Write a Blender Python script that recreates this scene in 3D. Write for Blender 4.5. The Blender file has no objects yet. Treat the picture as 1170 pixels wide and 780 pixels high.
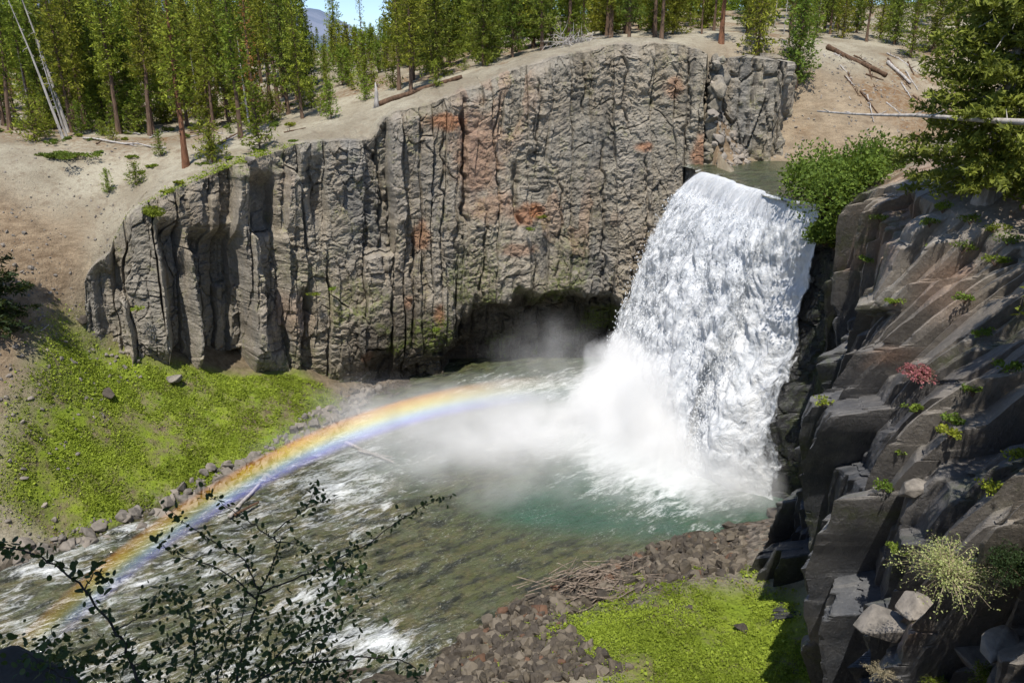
import bpy, math, random
import numpy as np
from mathutils import Vector, Matrix

# ------------------------------------------------------------------ camera, sky, sun, exposure
SC = bpy.context.scene
COL = SC.collection
FPX, EYE = 840.0, 40.0                      # focal length in photo pixels, eye height above the pool
PITCH = math.atan((390 - 100) / FPX)
cam_d = bpy.data.cameras.new('camera'); cam = bpy.data.objects.new('camera', cam_d); COL.objects.link(cam)
cam_d.sensor_width = 36.0; cam_d.lens = 36.0 * FPX / 1170.0
cam_d.clip_start = 0.2; cam_d.clip_end = 20000
cam.location = (0, 0, EYE); cam.rotation_euler = (math.pi / 2 - PITCH, 0, 0)
SC.camera = cam

SUN_EL, SUN_AZ = math.radians(64), math.radians(190)     # azimuth clockwise from +Y: behind the viewer, a little left
world = bpy.data.worlds.new('World'); SC.world = world; world.use_nodes = True
wn = world.node_tree.nodes; wl = world.node_tree.links
sky = wn.new('ShaderNodeTexSky'); sky.sky_type = 'NISHITA'; sky.sun_disc = False
sky.sun_elevation = SUN_EL; sky.sun_rotation = SUN_AZ; sky.altitude = 2300
sky.dust_density = 0.6; sky.ozone_density = 1.5
wl.new(sky.outputs[0], wn['Background'].inputs[0]); wn['Background'].inputs[1].default_value = 0.13
SDIR = Vector((math.sin(SUN_AZ) * math.cos(SUN_EL), math.cos(SUN_AZ) * math.cos(SUN_EL), math.sin(SUN_EL)))
sun_d = bpy.data.lights.new('sun', 'SUN'); sun_d.energy = 4.4; sun_d.angle = math.radians(0.5); sun_d.color = (1.0, 0.95, 0.87)
sun = bpy.data.objects.new('sun', sun_d); COL.objects.link(sun)
sun.rotation_euler = (-SDIR).to_track_quat('-Z', 'Y').to_euler(); sun.location = (0, -40, 120)
VS = SC.view_settings
VS.view_transform = 'Standard'; VS.look = 'None'; VS.gamma = 1; VS.use_curve_mapping = False; VS.exposure = 0.46
CY = SC.cycles
CY.use_denoising = True
CY.max_bounces = 8; CY.diffuse_bounces = 3; CY.glossy_bounces = 2; CY.transmission_bounces = 2
CY.transparent_max_bounces = 16; CY.volume_bounces = 5; CY.volume_step_rate = 4.0; CY.volume_max_steps = 64
CY.use_adaptive_sampling = True; CY.adaptive_threshold = 0.02
CY.sample_clamp_indirect = 4

# ------------------------------------------------------------------ pixel -> world
CP, SP = math.cos(PITCH), math.sin(PITCH)
def ray(u, v):
    dx = (u - 585) / FPX; dy = (390 - v) / FPX
    return np.array([dx, CP + dy * SP, -SP + dy * CP])
def at(u, v, Y):
    r = ray(u, v); return np.array([0, 0, EYE]) + r * (Y / r[1])
def onz(u, v, z=0.0):
    r = ray(u, v); return np.array([0, 0, EYE]) + r * ((z - EYE) / r[2])
def topix(P):
    P = np.asarray(P, float) - np.array([0, 0, EYE])
    X = P[..., 0]; D = P[..., 1] * CP - P[..., 2] * SP; U = P[..., 1] * SP + P[..., 2] * CP
    D = np.where(D < 0.1, 0.1, D)
    return 585 + FPX * X / D, 390 - FPX * U / D

# ------------------------------------------------------------------ noise
def hsh(ix, iy, s):
    ix = np.asarray(ix).astype(np.int64); iy = np.asarray(iy).astype(np.int64)
    n = (ix * 374761393 + iy * 668265263 + s * 1442695041) & 0xffffffff
    n = ((n ^ (n >> 13)) * 1274126177) & 0xffffffff
    n = ((n ^ (n >> 15)) * 2246822519) & 0xffffffff
    n = n ^ (n >> 16)
    return (n & 0xffffff) / float(0x1000000)
def vn(x, y, s=0):
    x = np.asarray(x, float); y = np.asarray(y, float)
    ix = np.floor(x); iy = np.floor(y); fx = x - ix; fy = y - iy
    fx = fx * fx * fx * (fx * (fx * 6 - 15) + 10); fy = fy * fy * fy * (fy * (fy * 6 - 15) + 10)
    a = hsh(ix, iy, s); b = hsh(ix + 1, iy, s); c = hsh(ix, iy + 1, s); d = hsh(ix + 1, iy + 1, s)
    return (a + (b - a) * fx + (c - a) * fy + (a - b - c + d) * fx * fy) * 2 - 1
def fbm(x, y, o=4, s=0, g=0.5):
    t = 0; a = 1.0; n = 0
    for k in range(o):
        t = t + a * vn(x, y, s + 17 * k); n += a; a *= g
        x, y = 1.63 * x + 1.21 * y + 3.1, -1.21 * x + 1.63 * y + 7.7
    return t / n
def worley(x, y, s=0, p=2.0, jit=0.9):
    ix = np.floor(x); iy = np.floor(y)
    f1 = np.full(x.shape, 9.); f2 = np.full(x.shape, 9.); cid = np.zeros(x.shape); ox = np.zeros(x.shape); oy = np.zeros(x.shape)
    for i in (-1, 0, 1):
        for j in (-1, 0, 1):
            cx = ix + i; cy = iy + j
            dx = x - cx - .5 - (hsh(cx, cy, s) - .5) * jit; dy = y - cy - .5 - (hsh(cx, cy, s + 5) - .5) * jit
            d = (np.abs(dx) ** p + np.abs(dy) ** p) ** (1 / p)
            near = d < f1
            f2 = np.where(near, f1, np.minimum(f2, d))
            f1 = np.where(near, d, f1)
            cid = np.where(near, hsh(cx, cy, s + 11), cid); ox = np.where(near, dx, ox); oy = np.where(near, dy, oy)
    return f1, f2, cid, ox, oy
def facet(x, y, s, p, jit, eps, fn):               # jointed blocks: fn(cell, ox, oy), blended over eps at the joints
    ix = np.floor(x); iy = np.floor(y); z0 = lambda v: np.full(x.shape, v, float)
    A = [z0(9), z0(0), z0(0), z0(0)]; Bb = [z0(9), z0(0), z0(0), z0(0)]
    for i in (-1, 0, 1):
        for j in (-1, 0, 1):
            cx = ix + i; cy = iy + j
            dx = x - cx - .5 - (hsh(cx, cy, s) - .5) * jit; dy = y - cy - .5 - (hsh(cx, cy, s + 5) - .5) * jit
            d = (np.abs(dx) ** p + np.abs(dy) ** p) ** (1 / p); c = hsh(cx, cy, s + 11); new = [d, c, dx, dy]
            n1 = d < A[0]; n2 = (~n1) & (d < Bb[0])
            Bb = [np.where(n1, a, np.where(n2, q, b)) for a, b, q in zip(A, Bb, new)]
            A = [np.where(n1, q, a) for a, q in zip(A, new)]
    k = .5 * sst(eps, 0, Bb[0] - A[0])
    return fn(*A[1:]) * (1 - k) + fn(*Bb[1:]) * k, A[1], Bb[0] - A[0]
def columns(yc, Z, seed, w0, w1, h0, h1, eps, fn):  # leaning columns broken at uneven heights; joints follow the mesh columns
    r = np.random.default_rng(seed); ed = [yc[0] - 1]
    while ed[-1] < yc[-1] + 1: ed.append(ed[-1] + w0 + (w1 - w0) * r.random() ** 1.4)
    ed = np.array(ed); D = np.zeros(Z.shape); C = np.zeros(Z.shape); E = np.zeros(Z.shape)
    for i in range(len(ed) - 1):
        k = np.where((yc >= ed[i]) & (yc < ed[i + 1]))[0]
        if not len(k): continue
        br = [-6 - r.uniform(0, h1)]
        while br[-1] < 45: br.append(br[-1] + r.uniform(h0, h1))
        br = np.array(br); cid = r.random(len(br)); mid = (ed[i] + ed[i + 1]) / 2; wd = ed[i + 1] - ed[i]
        zz = Z[:, k] - r.normal(0, .45) * (yc[k] - mid)[None]; j = np.clip(np.searchsorted(br, zz) - 1, 0, len(br) - 2)
        ox = np.broadcast_to(((yc[k] - mid) / wd)[None], zz.shape); lo, hi = br[j], br[j + 1]; oy = (zz - lo) / (hi - lo) - .5
        d0 = fn(cid[j], ox, oy); up = np.minimum(j + 1, len(br) - 2); dn = np.maximum(j - 1, 0)
        ku = .5 * sst(eps, 0, hi - zz); kd = .5 * sst(eps, 0, zz - lo)
        D[:, k] = d0 * (1 - ku - kd) + fn(cid[up], ox, -.5 + 0 * oy) * ku + fn(cid[dn], ox, .5 + 0 * oy) * kd
        C[:, k] = cid[j]; E[:, k] = np.minimum(np.minimum(hi - zz, zz - lo), np.minimum(yc[k] - ed[i], ed[i + 1] - yc[k])[None])
    return D, C, E
def sub(c, k):
    return np.mod(c * 7919.13 * (k + 1) + k * .37, 1.0)
def sst(a, b, x):
    t = np.clip((x - a) / (b - a), 0, 1); return t * t * (3 - 2 * t)
class RBF:
    def __init__(self, pts, dim=2):
        A = np.array(pts, float); self.c = A[:, :2]; n = len(A)
        K = np.linalg.norm(self.c[:, None] - self.c[None], axis=2)
        Pm = np.c_[np.ones(n), self.c]
        M = np.block([[K - 0.02 * np.eye(n), Pm], [Pm.T, np.zeros((3, 3))]])
        self.w = np.linalg.solve(M, np.r_[A[:, 2], np.zeros(3)]); self.n = n
    def __call__(self, x, y):
        x = np.asarray(x, float); y = np.asarray(y, float); sh = x.shape
        x = x.ravel(); y = y.ravel(); out = np.empty(len(x))
        for i in range(0, len(x), 60000):
            q = np.c_[x[i:i + 60000], y[i:i + 60000]]
            K = np.sqrt(((q[:, None] - self.c[None]) ** 2).sum(2) + .5)
            out[i:i + 60000] = K @ self.w[:self.n] + self.w[self.n] + q @ self.w[self.n + 1:]
        return out.reshape(sh)
def inpoly(x, y, poly):
    x = np.asarray(x, float); y = np.asarray(y, float); r = np.zeros(x.shape, bool); n = len(poly)
    for i in range(n):
        x1, y1 = poly[i]; x2, y2 = poly[(i + 1) % n]
        c = ((y1 > y) != (y2 > y)) & (x < (x2 - x1) * (y - y1) / ((y2 - y1) or 1e-9) + x1)
        r ^= c
    return r
def polydist(x, y, poly, closed=True):
    d = np.full(np.shape(x), 1e9); n = len(poly)
    for i in range(n if closed else n - 1):
        x1, y1 = poly[i]; x2, y2 = poly[(i + 1) % n]
        vx, vy = x2 - x1, y2 - y1; L = vx * vx + vy * vy or 1e-9
        t = np.clip(((x - x1) * vx + (y - y1) * vy) / L, 0, 1)
        d = np.minimum(d, np.hypot(x - x1 - t * vx, y - y1 - t * vy))
    return d
def softpoly(x, y, poly, w):                       # 1 inside, 0 outside, edge w wide
    d = polydist(x, y, poly); return sst(-w, w, np.where(inpoly(x, y, poly), d, -d))

# ------------------------------------------------------------------ mesh and object helpers
def mk(name, V, F, mat=None, parent=None, smooth=False, attrs=None, fattrs=None):
    me = bpy.data.meshes.new(name)
    V = np.asarray(V, np.float32); F = np.asarray(F, np.int32); k = F.shape[1]
    me.vertices.add(len(V)); me.vertices.foreach_set('co', V.ravel())
    me.loops.add(F.size); me.loops.foreach_set('vertex_index', F.ravel())
    me.polygons.add(len(F)); me.polygons.foreach_set('loop_start', np.arange(0, F.size, k, dtype=np.int32))
    me.polygons.foreach_set('use_smooth', np.full(len(F), smooth))
    for nm, a in (attrs or {}).items():
        me.attributes.new(nm, 'FLOAT', 'POINT').data.foreach_set('value', np.asarray(a, np.float32).ravel())
    for nm, a in (fattrs or {}).items():
        me.attributes.new(nm, 'FLOAT', 'FACE').data.foreach_set('value', np.asarray(a, np.float32).ravel())
    me.update(calc_edges=True); me.validate()
    o = bpy.data.objects.new(name, me); COL.objects.link(o)
    if mat: me.materials.append(mat)
    if parent: o.parent = parent
    return o
def gridF(r, c):
    i = np.arange(r * c).reshape(r, c)
    return np.stack([i[:-1, :-1], i[:-1, 1:], i[1:, 1:], i[1:, :-1]], -1).reshape(-1, 4)
def tag(o, label=None, cat=None, group=None, kind=None):
    if label: o['label'] = label
    if cat: o['category'] = cat
    if group: o['group'] = group
    if kind: o['kind'] = kind
    return o
def thing(name, label, cat, loc=(0, 0, 0), rz=0, group=None, scale=1):
    o = bpy.data.objects.new(name, None); COL.objects.link(o); o.empty_display_size = .3
    o.location = loc; o.rotation_euler = (0, 0, rz); o.scale = (scale,) * 3
    return tag(o, label, cat, group)
def copy_tree(o, parent=None):
    c = o.copy(); COL.objects.link(c)
    if parent: c.parent = parent
    for ch in list(o.children): copy_tree(ch, c)
    return c
class MB:                                            # collects geometry into one mesh
    def __init__(s): s.V = []; s.F = []; s.T = []; s.n = 0
    def add(s, V, F, t=0.5):
        V = np.asarray(V, float); F = np.asarray(F, int)
        if F.shape[1] == 3: F = np.c_[F, F[:, 2]]
        s.V.append(V); s.F.append(F + s.n); s.n += len(V)
        s.T.append(np.full(len(F), t) if np.isscalar(t) else np.asarray(t))
    def build(s, name, mat, parent=None, smooth=False):
        V = np.concatenate(s.V); F = np.concatenate(s.F); T = np.concatenate(s.T)
        me = bpy.data.meshes.new(name)
        tri = F[:, 2] == F[:, 3]
        F3 = F[tri][:, :3]; F4 = F[~tri]
        me.vertices.add(len(V)); me.vertices.foreach_set('co', V.astype(np.float32).ravel())
        lv = np.r_[F4.ravel(), F3.ravel()].astype(np.int32)
        me.loops.add(len(lv)); me.loops.foreach_set('vertex_index', lv)
        st = np.r_[np.arange(len(F4)) * 4, len(F4) * 4 + np.arange(len(F3)) * 3].astype(np.int32)
        me.polygons.add(len(st)); me.polygons.foreach_set('loop_start', st)
        me.polygons.foreach_set('use_smooth', np.full(len(st), smooth))
        me.attributes.new('tint', 'FLOAT', 'FACE').data.foreach_set('value', np.r_[T[~tri], T[tri]].astype(np.float32))
        me.update(calc_edges=True)
        o = bpy.data.objects.new(name, me); COL.objects.link(o); me.materials.append(mat)
        if parent: o.parent = parent
        return o
def tube(P, R, k=6, cap=True):
    P = np.asarray(P, float); R = np.asarray(R, float); n = len(P)
    T = np.gradient(P, axis=0); T /= np.linalg.norm(T, axis=1)[:, None] + 1e-9
    ref = np.array([0, 0, 1.]) if abs(T[0, 2]) < .8 else np.array([1., 0, 0])
    A = np.cross(T, ref); A /= np.linalg.norm(A, axis=1)[:, None] + 1e-9; B = np.cross(T, A)
    th = np.linspace(0, 2 * np.pi, k, endpoint=False)
    V = (P[:, None] + R[:, None, None] * (np.cos(th)[None, :, None] * A[:, None] + np.sin(th)[None, :, None] * B[:, None])).reshape(-1, 3)
    i = np.arange(n * k).reshape(n, k); j = np.roll(i, -1, 1)
    F = np.stack([i[:-1], j[:-1], j[1:], i[1:]], -1).reshape(-1, 4)
    if cap:
        V = np.vstack([V, P[0], P[-1]]); a = n * k
        F = np.vstack([F] + [[[i[0, q], a, j[0, q], j[0, q]]] for q in range(k)][0:0] + [np.c_[i[0], np.full(k, a), j[0], j[0]][:, [0, 1, 2, 2]], np.c_[i[-1], j[-1], np.full(k, a + 1), np.full(k, a + 1)]])
    return V, F

# ------------------------------------------------------------------ materials
class NT:
    def __init__(s, name):
        s.m = bpy.data.materials.new(name); s.m.use_nodes = True; s.t = s.m.node_tree; s.t.nodes.clear()
        s.out = s.t.nodes.new('ShaderNodeOutputMaterial')
    def n(s, typ, ins=None, **kw):
        nd = s.t.nodes.new('ShaderNode' + typ)
        for k, v in kw.items(): setattr(nd, k, v)
        for k, v in (ins or {}).items(): s.set(nd.inputs[k], v)
        return nd
    def set(s, sock, v):
        if isinstance(v, bpy.types.NodeSocket): s.t.links.new(v, sock)
        elif isinstance(v, (tuple, list)) and sock.type == 'RGBA': sock.default_value = tuple(v) + ((1,) if len(v) == 3 else ())
        else: sock.default_value = v
    def math(s, op, a, b=0.0, c=0.0, clamp=False):
        nd = s.n('Math', operation=op, use_clamp=clamp); s.set(nd.inputs[0], a); s.set(nd.inputs[1], b); s.set(nd.inputs[2], c); return nd.outputs[0]
    def mix(s, f, a, b, mode='MIX'):
        nd = s.n('MixRGB', blend_type=mode); s.set(nd.inputs[0], f); s.set(nd.inputs[1], a); s.set(nd.inputs[2], b); return nd.outputs[0]
    def ramp(s, f, a, b, lo=0.0, hi=1.0):
        nd = s.n('MapRange', clamp=True); s.set(nd.inputs[0], f); s.set(nd.inputs[1], a); s.set(nd.inputs[2], b); s.set(nd.inputs[3], lo); s.set(nd.inputs[4], hi); return nd.outputs[0]
    def attr(s, n): return s.n('Attribute', attribute_name=n).outputs['Fac']
    def pos(s): return s.n('NewGeometry').outputs['Position']
    def obj(s): return s.n('TexCoord').outputs['Object']
    def mapv(s, v, sc=(1, 1, 1), rot=(0, 0, 0), loc=(0, 0, 0)):
        nd = s.n('Mapping'); s.set(nd.inputs[0], v); nd.inputs['Scale'].default_value = sc; nd.inputs['Rotation'].default_value = rot; nd.inputs['Location'].default_value = loc; return nd.outputs[0]
    def noise(s, v, sc, det=4, rough=.55, dist=0.0):
        nd = s.n('TexNoise'); s.set(nd.inputs['Vector'], v); nd.inputs['Scale'].default_value = sc; nd.inputs['Detail'].default_value = det
        nd.inputs['Roughness'].default_value = rough; nd.inputs['Distortion'].default_value = dist; return nd.outputs[0]
    def voro(s, v, sc, feat='F1', out='Distance', rnd=1.0):
        nd = s.n('TexVoronoi', feature=feat); s.set(nd.inputs['Vector'], v); nd.inputs['Scale'].default_value = sc; nd.inputs['Randomness'].default_value = rnd
        return nd.outputs[out]
    def bump(s, h, st=.5, d=.1, nrm=None):
        nd = s.n('Bump'); nd.inputs['Strength'].default_value = st; nd.inputs['Distance'].default_value = d; s.set(nd.inputs['Height'], h)
        if nrm: s.set(nd.inputs['Normal'], nrm)
        return nd.outputs[0]
    def bsdf(s, col, rough=.9, nrm=None, spec=.25, **kw):
        nd = s.n('BsdfPrincipled'); s.set(nd.inputs['Base Color'], col); s.set(nd.inputs['Roughness'], rough); s.set(nd.inputs['Specular IOR Level'], spec)
        if nrm: s.set(nd.inputs['Normal'], nrm)
        for k, v in kw.items(): s.set(nd.inputs[k.replace('_', ' ')], v)
        return nd.outputs[0]
    def surf(s, sh): s.t.links.new(sh, s.out.inputs['Surface']); return s.m

def m_cliff():
    t = NT('cliff_rock'); p = t.pos(); tint = t.attr('tint')
    big = t.noise(p, .07, 3); mid = t.noise(t.mapv(p, (1, 1, .35)), .55, 5, .6); fine = t.noise(p, 3.2, 4, .65)
    c = t.mix(t.ramp(big, .38, .62), (.190, .178, .148), (.235, .195, .135))
    c = t.mix(t.ramp(mid, .38, .74), c, (.32, .29, .235))
    c = t.mix(t.ramp(t.noise(t.mapv(p, (1, 1, .30), loc=(31, 0, 5)), .13, 3), .48, .60, 0, .85), c, t.mix(mid, (.160, .128, .088), (.265, .222, .158)))
    c = t.mix(t.ramp(t.noise(t.mapv(p, (1, 1, .25), loc=(3, 8, 5)), .16, 4, .6), .52, .64, 0, .8), c, t.mix(mid, (.105, .105, .10), (.215, .21, .195)))
    c = t.mix(t.ramp(t.noise(t.mapv(p, (1, 1, .2), loc=(9, 3, 2)), .8, 4), .55, .72, 0, .7), c, (.08, .075, .07))
    c = t.mix(t.ramp(t.noise(p, 2.1, 6, .75), .60, .68, 0, .5), c, (.40, .385, .335))   # mineral streaks
    lich = t.math('MULTIPLY', t.ramp(t.noise(t.mapv(p, loc=(40, 2, 7)), .35, 5, .7), .54, .66), t.ramp(t.noise(p, 2.4, 3, .7), .45, .6))
    c = t.mix(t.math('MULTIPLY', lich, .85), c, (.21, .21, .065))
    c = t.mix(t.ramp(tint, 0, 1, 0, .5), c, (.38, .33, .27))
    c = t.mix(t.ramp(tint, .22, 0, 0, .4), c, (.12, .105, .09))
    rust = t.attr('rust')
    c = t.mix(t.math('MULTIPLY', rust, .85), c, t.mix(t.noise(p, 1.5, 3), (.27, .10, .055), (.40, .22, .11)))
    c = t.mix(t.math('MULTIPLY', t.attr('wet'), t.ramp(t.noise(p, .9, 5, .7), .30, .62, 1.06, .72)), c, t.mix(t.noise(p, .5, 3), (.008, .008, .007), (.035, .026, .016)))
    moss = t.math('MULTIPLY', t.attr('moss'), t.ramp(t.noise(p, 1.7, 4, .7), .42, .58))
    c = t.mix(moss, c, (.11, .14, .02))
    c = t.mix(t.attr('soil'), c, t.mix(t.ramp(t.noise(p, .8, 7, .75), .50, .64, 0, .6), t.mix(t.ramp(t.noise(p, .11, 4), .38, .62), (.24, .208, .152), (.36, .328, .25)), (.17, .13, .09)))
    c = t.mix(.55, c, t.mix(t.ramp(fine, .3, .7), (.55, .55, .55), (1.35, 1.35, 1.35)), 'MULTIPLY')
    h = t.math('ADD', t.noise(t.mapv(p, (1, 1, .6)), 1.6, 6, .68), t.math('MULTIPLY', t.noise(p, 6, 4, .7), .35))
    return t.surf(t.bsdf(c, t.ramp(t.attr('wet'), 0, 1, .92, .45), t.bump(h, .9, .35)))
def m_slate():
    t = NT('slate_rock'); p = t.pos(); tint = t.attr('tint')
    big = t.noise(p, .13, 3); mid = t.noise(t.mapv(p, (1, 1.3, .5), (.3, 0, 0)), .8, 6, .62)
    c = t.mix(t.ramp(big, .4, .62), (.055, .060, .070), (.090, .092, .097))  # dark slate whose colour also carries the deep shade of the lower cliff
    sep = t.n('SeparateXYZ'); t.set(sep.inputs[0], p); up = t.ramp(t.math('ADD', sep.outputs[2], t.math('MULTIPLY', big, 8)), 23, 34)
    c = t.mix(t.ramp(mid, .45, .75, 0, .6), c, (.18, .175, .17)); c = t.mix(t.math('MULTIPLY', up, .8), c, t.mix(mid, (.19, .160, .125), (.35, .30, .235)))  # lighter tan higher up: weathered rock, with its sunlit tone painted in
    c = t.mix(t.ramp(tint, .62, 1, 0, .7), c, (.30, .285, .26))
    c = t.mix(t.ramp(tint, .3, 0, 0, .6), c, (.075, .075, .08))
    c = t.mix(t.math('MULTIPLY', t.attr('rust'), .85), c, t.mix(t.noise(p, 1.2, 4), (.26, .13, .085), (.36, .25, .17)))
    c = t.mix(t.math('MULTIPLY', t.attr('wet'), .95), c, (.018, .018, .018))
    c = t.mix(t.math('MULTIPLY', t.attr('moss'), t.ramp(t.noise(p, 1.3, 5, .7), .45, .6)), c, (.075, .095, .02))
    c = t.mix(t.attr('soil'), c, t.mix(t.ramp(t.noise(p, .9, 5, .65), .38, .62), (.34, .26, .19), (.17, .10, .055)))
    c = t.mix(.5, c, t.mix(t.ramp(t.noise(p, 4.0, 5, .7), .3, .7), (.6, .6, .6), (1.3, 1.3, 1.3)), 'MULTIPLY')
    sh = t.mapv(p, (1, 1.2, .40), (math.radians(-20), 0, 0)); gr = t.noise(sh, 2.6, 7, .74); c = t.mix(t.ramp(gr, .40, .30, 0, .55), c, (.03, .03, .028)); c = t.mix(t.ramp(gr, .58, .70, 0, .4), c, (.26, .26, .255))
    h = t.math('ADD', t.math('ADD', t.noise(sh, 1.1, 7, .66), t.math('MULTIPLY', gr, .55)), t.math('MULTIPLY', t.noise(p, 6, 5, .75), .4))
    return t.surf(t.bsdf(c, t.ramp(t.attr('wet'), 0, 1, .68, .3), t.bump(h, .7, .25), .4))
def m_ground():
    t = NT('ground_soil'); p = t.pos()
    n1 = t.noise(p, .11, 4); n2 = t.noise(p, 1.3, 5, .65); n3 = t.noise(p, 7, 4, .7)
    c = t.mix(t.ramp(n1, .38, .62), (.24, .208, .152), (.36, .328, .25))
    c = t.mix(t.ramp(t.noise(p, .8, 7, .75), .50, .64, 0, .6), c, (.17, .13, .09))
    scree = t.attr('scree')
    sc = t.mix(t.ramp(t.noise(t.mapv(p, (.5, .5, 1.6)), .9, 7, .75), .36, .62), (.15, .105, .065), (.31, .235, .155))
    c = t.mix(t.ramp(t.noise(p, 2.6, 5, .8), .56, .66, 0, .55), c, (.15, .115, .085))
    c = t.mix(scree, c, sc)
    c = t.mix(t.math('MULTIPLY', t.attr('litter'), t.ramp(n2, .38, .62)), c, (.17, .10, .05))
    c = t.mix(t.math('MULTIPLY', t.attr('dirt'), .95), c, t.mix(t.ramp(n2, .35, .65), (.085, .065, .038), (.20, .155, .10)))
    gr = t.voro(p, 2.2, 'F1', 'Color'); gv = t.n('SeparateColor'); t.set(gv.inputs[0], gr)
    gc = t.mix(gv.outputs[0], (.045, .04, .035), (.20, .17, .14)); gc = t.mix(t.ramp(gv.outputs[1], .9, .94, 0, .6), gc, (.15, .085, .05))
    c = t.mix(t.attr('gravel'), c, gc)
    m = t.math('MULTIPLY', t.attr('moss'), t.ramp(t.math('ADD', t.math('MULTIPLY', t.noise(p, .9, 6, .72), .5), t.math('MULTIPLY', t.noise(p, .16, 4, .6), .5)), .39, .53))
    mc = t.mix(t.ramp(t.noise(p, .35, 4), .35, .65), (.15, .215, .02), (.24, .30, .03)); mc = t.mix(t.ramp(n3, .3, .7, .0, .5), mc, (.10, .13, .015))
    c = t.mix(m, c, mc)
    c = t.mix(t.math('MULTIPLY', t.attr('wet'), .8), c, (.05, .04, .028))
    c = t.mix(.5, c, t.mix(t.ramp(n3, .3, .7), (.6, .6, .6), (1.3, 1.3, 1.3)), 'MULTIPLY')
    h = t.math('ADD', t.noise(p, 2.2, 6, .7), t.math('MULTIPLY', t.voro(p, 2.2), t.math('MULTIPLY', t.attr('gravel'), 1.2)))
    return t.surf(t.bsdf(c, .95, t.bump(h, .8, .3), .15))
def m_water():
    t = NT('river_water'); p = t.pos(); deep = t.attr('deep'); fo = t.attr('foam'); rap = t.attr('rapid')
    fl = t.mapv(p, (1, 1, 1), (0, 0, math.radians(-35)))                  # x runs along the stream
    st = t.mapv(fl, (.32, 1.0, 1))
    bed = t.mix(t.ramp(t.noise(p, 1.1, 4), .35, .65), (.035, .038, .014), (.10, .085, .040))
    bed = t.mix(t.ramp(t.voro(p, 1.3, 'F1'), .1, .6), bed, (.06, .068, .022))
    c = t.mix(deep, bed, t.mix(t.noise(p, .25, 3), (.012, .044, .026), (.038, .098, .062)))
    n1 = t.noise(st, .8, 8, .72, 1.0); n2 = t.noise(t.mapv(fl, (.45, 1.3, 1)), 3.0, 6, .72, .8)
    f = t.math('ADD', t.math('MULTIPLY', n1, .65), t.math('MULTIPLY', n2, .35))
    thr = t.ramp(fo, 0, 1, .70, .30)
    fm = t.n('MapRange', clamp=True); t.set(fm.inputs[0], f); t.set(fm.inputs[1], thr); t.set(fm.inputs[2], t.math('ADD', thr, .23))
    aer = t.math('MULTIPLY', t.ramp(t.math('ADD', t.math('MULTIPLY', n1, .5), t.math('MULTIPLY', n2, .5)), .38, .64), t.math('MULTIPLY', t.ramp(fo, .12, .5, .10, .72), t.ramp(deep, 0, 1, 1, .45)))
    c = t.mix(aer, c, t.mix(t.ramp(t.noise(p, .35, 3), .4, .6), (.13, .14, .13), (.19, .145, .09)))
    c = t.mix(t.math('MULTIPLY', t.ramp(t.noise(t.mapv(fl, (.4, 1, 1)), .9, 5, .7), .47, .60), t.math('SUBTRACT', 1.0, deep)), c, (.018, .020, .013))
    n3 = t.noise(t.mapv(fl, (.6, 1.5, 1)), 4.5, 4, .7, .6); c = t.mix(t.math('MULTIPLY', t.math('MULTIPLY', t.ramp(n3, .57, .68), t.ramp(t.noise(p, .22, 4), .42, .6)), .45), c, (.50, .53, .51))  # pale flecks: sparkle on the ripples, painted into the colour
    c = t.mix(fm.outputs[0], c, (.78, .81, .82))
    h = t.math('ADD', t.math('MULTIPLY', t.noise(st, 1.4, 5, .6, .6), 1), t.math('MULTIPLY', t.noise(fl, 3.5, 4, .6), .4))
    ro = t.ramp(fm.outputs[0], 0, 1, .12, .8)
    return t.surf(t.bsdf(c, ro, t.bump(h, .8, .5), .5))
def m_fall():
    t = NT('falling_water'); w = t.attr('w'); s = t.attr('s')
    cb = t.n('CombineXYZ'); t.set(cb.inputs[0], w); t.set(cb.inputs[1], s); v = cb.outputs[0]
    n1 = t.noise(t.mapv(v, (.9, .26, 1)), 1.0, 7, .68, .8); n2 = t.noise(t.mapv(v, (2.6, .9, 1)), 1.0, 6, .7, .5)
    f = t.math('ADD', t.math('MULTIPLY', n1, .5), t.math('MULTIPLY', n2, .5))
    thin = t.attr('thin')
    c = t.mix(t.ramp(f, .36, .58), (.58, .62, .67), (.93, .94, .95))
    a = t.n('MapRange', clamp=True); thr = t.ramp(thin, 0, 1, -.1, .68)
    t.set(a.inputs[0], f); t.set(a.inputs[1], thr); t.set(a.inputs[2], t.math('ADD', thr, .16))
    d = t.bsdf(c, .6, t.bump(t.math('ADD', n2, n1), .8, .5), .3)
    tl = t.n('BsdfTranslucent', {'Color': (.8, .83, .86)}).outputs[0]
    mx = t.n('MixShader', {0: .2}); t.set(mx.inputs[1], d); t.set(mx.inputs[2], tl)
    tr = t.n('BsdfTransparent').outputs[0]
    m2 = t.n('MixShader'); t.set(m2.inputs[0], a.outputs[0]); t.set(m2.inputs[1], tr); t.set(m2.inputs[2], mx.outputs[0])
    return t.surf(m2.outputs[0])
def m_leaf(name, dark, light, trans=.3, var=.25):
    t = NT(name); tint = t.attr('tint'); oi = t.n('ObjectInfo').outputs['Random']
    c = t.mix(tint, dark, light)
    hs = t.n('HueSaturation'); t.set(hs.inputs['Color'], c)
    t.set(hs.inputs['Hue'], t.ramp(oi, 0, 1, .5 - .035 * var / .25, .5 + .02 * var / .25)); t.set(hs.inputs['Value'], t.ramp(t.math('FRACT', t.math('MULTIPLY', oi, 7.3)), 0, 1, 1 - var, 1 + var))
    c = hs.outputs[0]
    d = t.bsdf(c, .65, spec=.2); tl = t.n('BsdfTranslucent'); t.set(tl.inputs[0], t.mix(.5, c, (.30, .36, .03)))
    mx = t.n('MixShader', {0: trans}); t.set(mx.inputs[1], d); t.set(mx.inputs[2], tl.outputs[0])
    return t.surf(mx.outputs[0])
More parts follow.
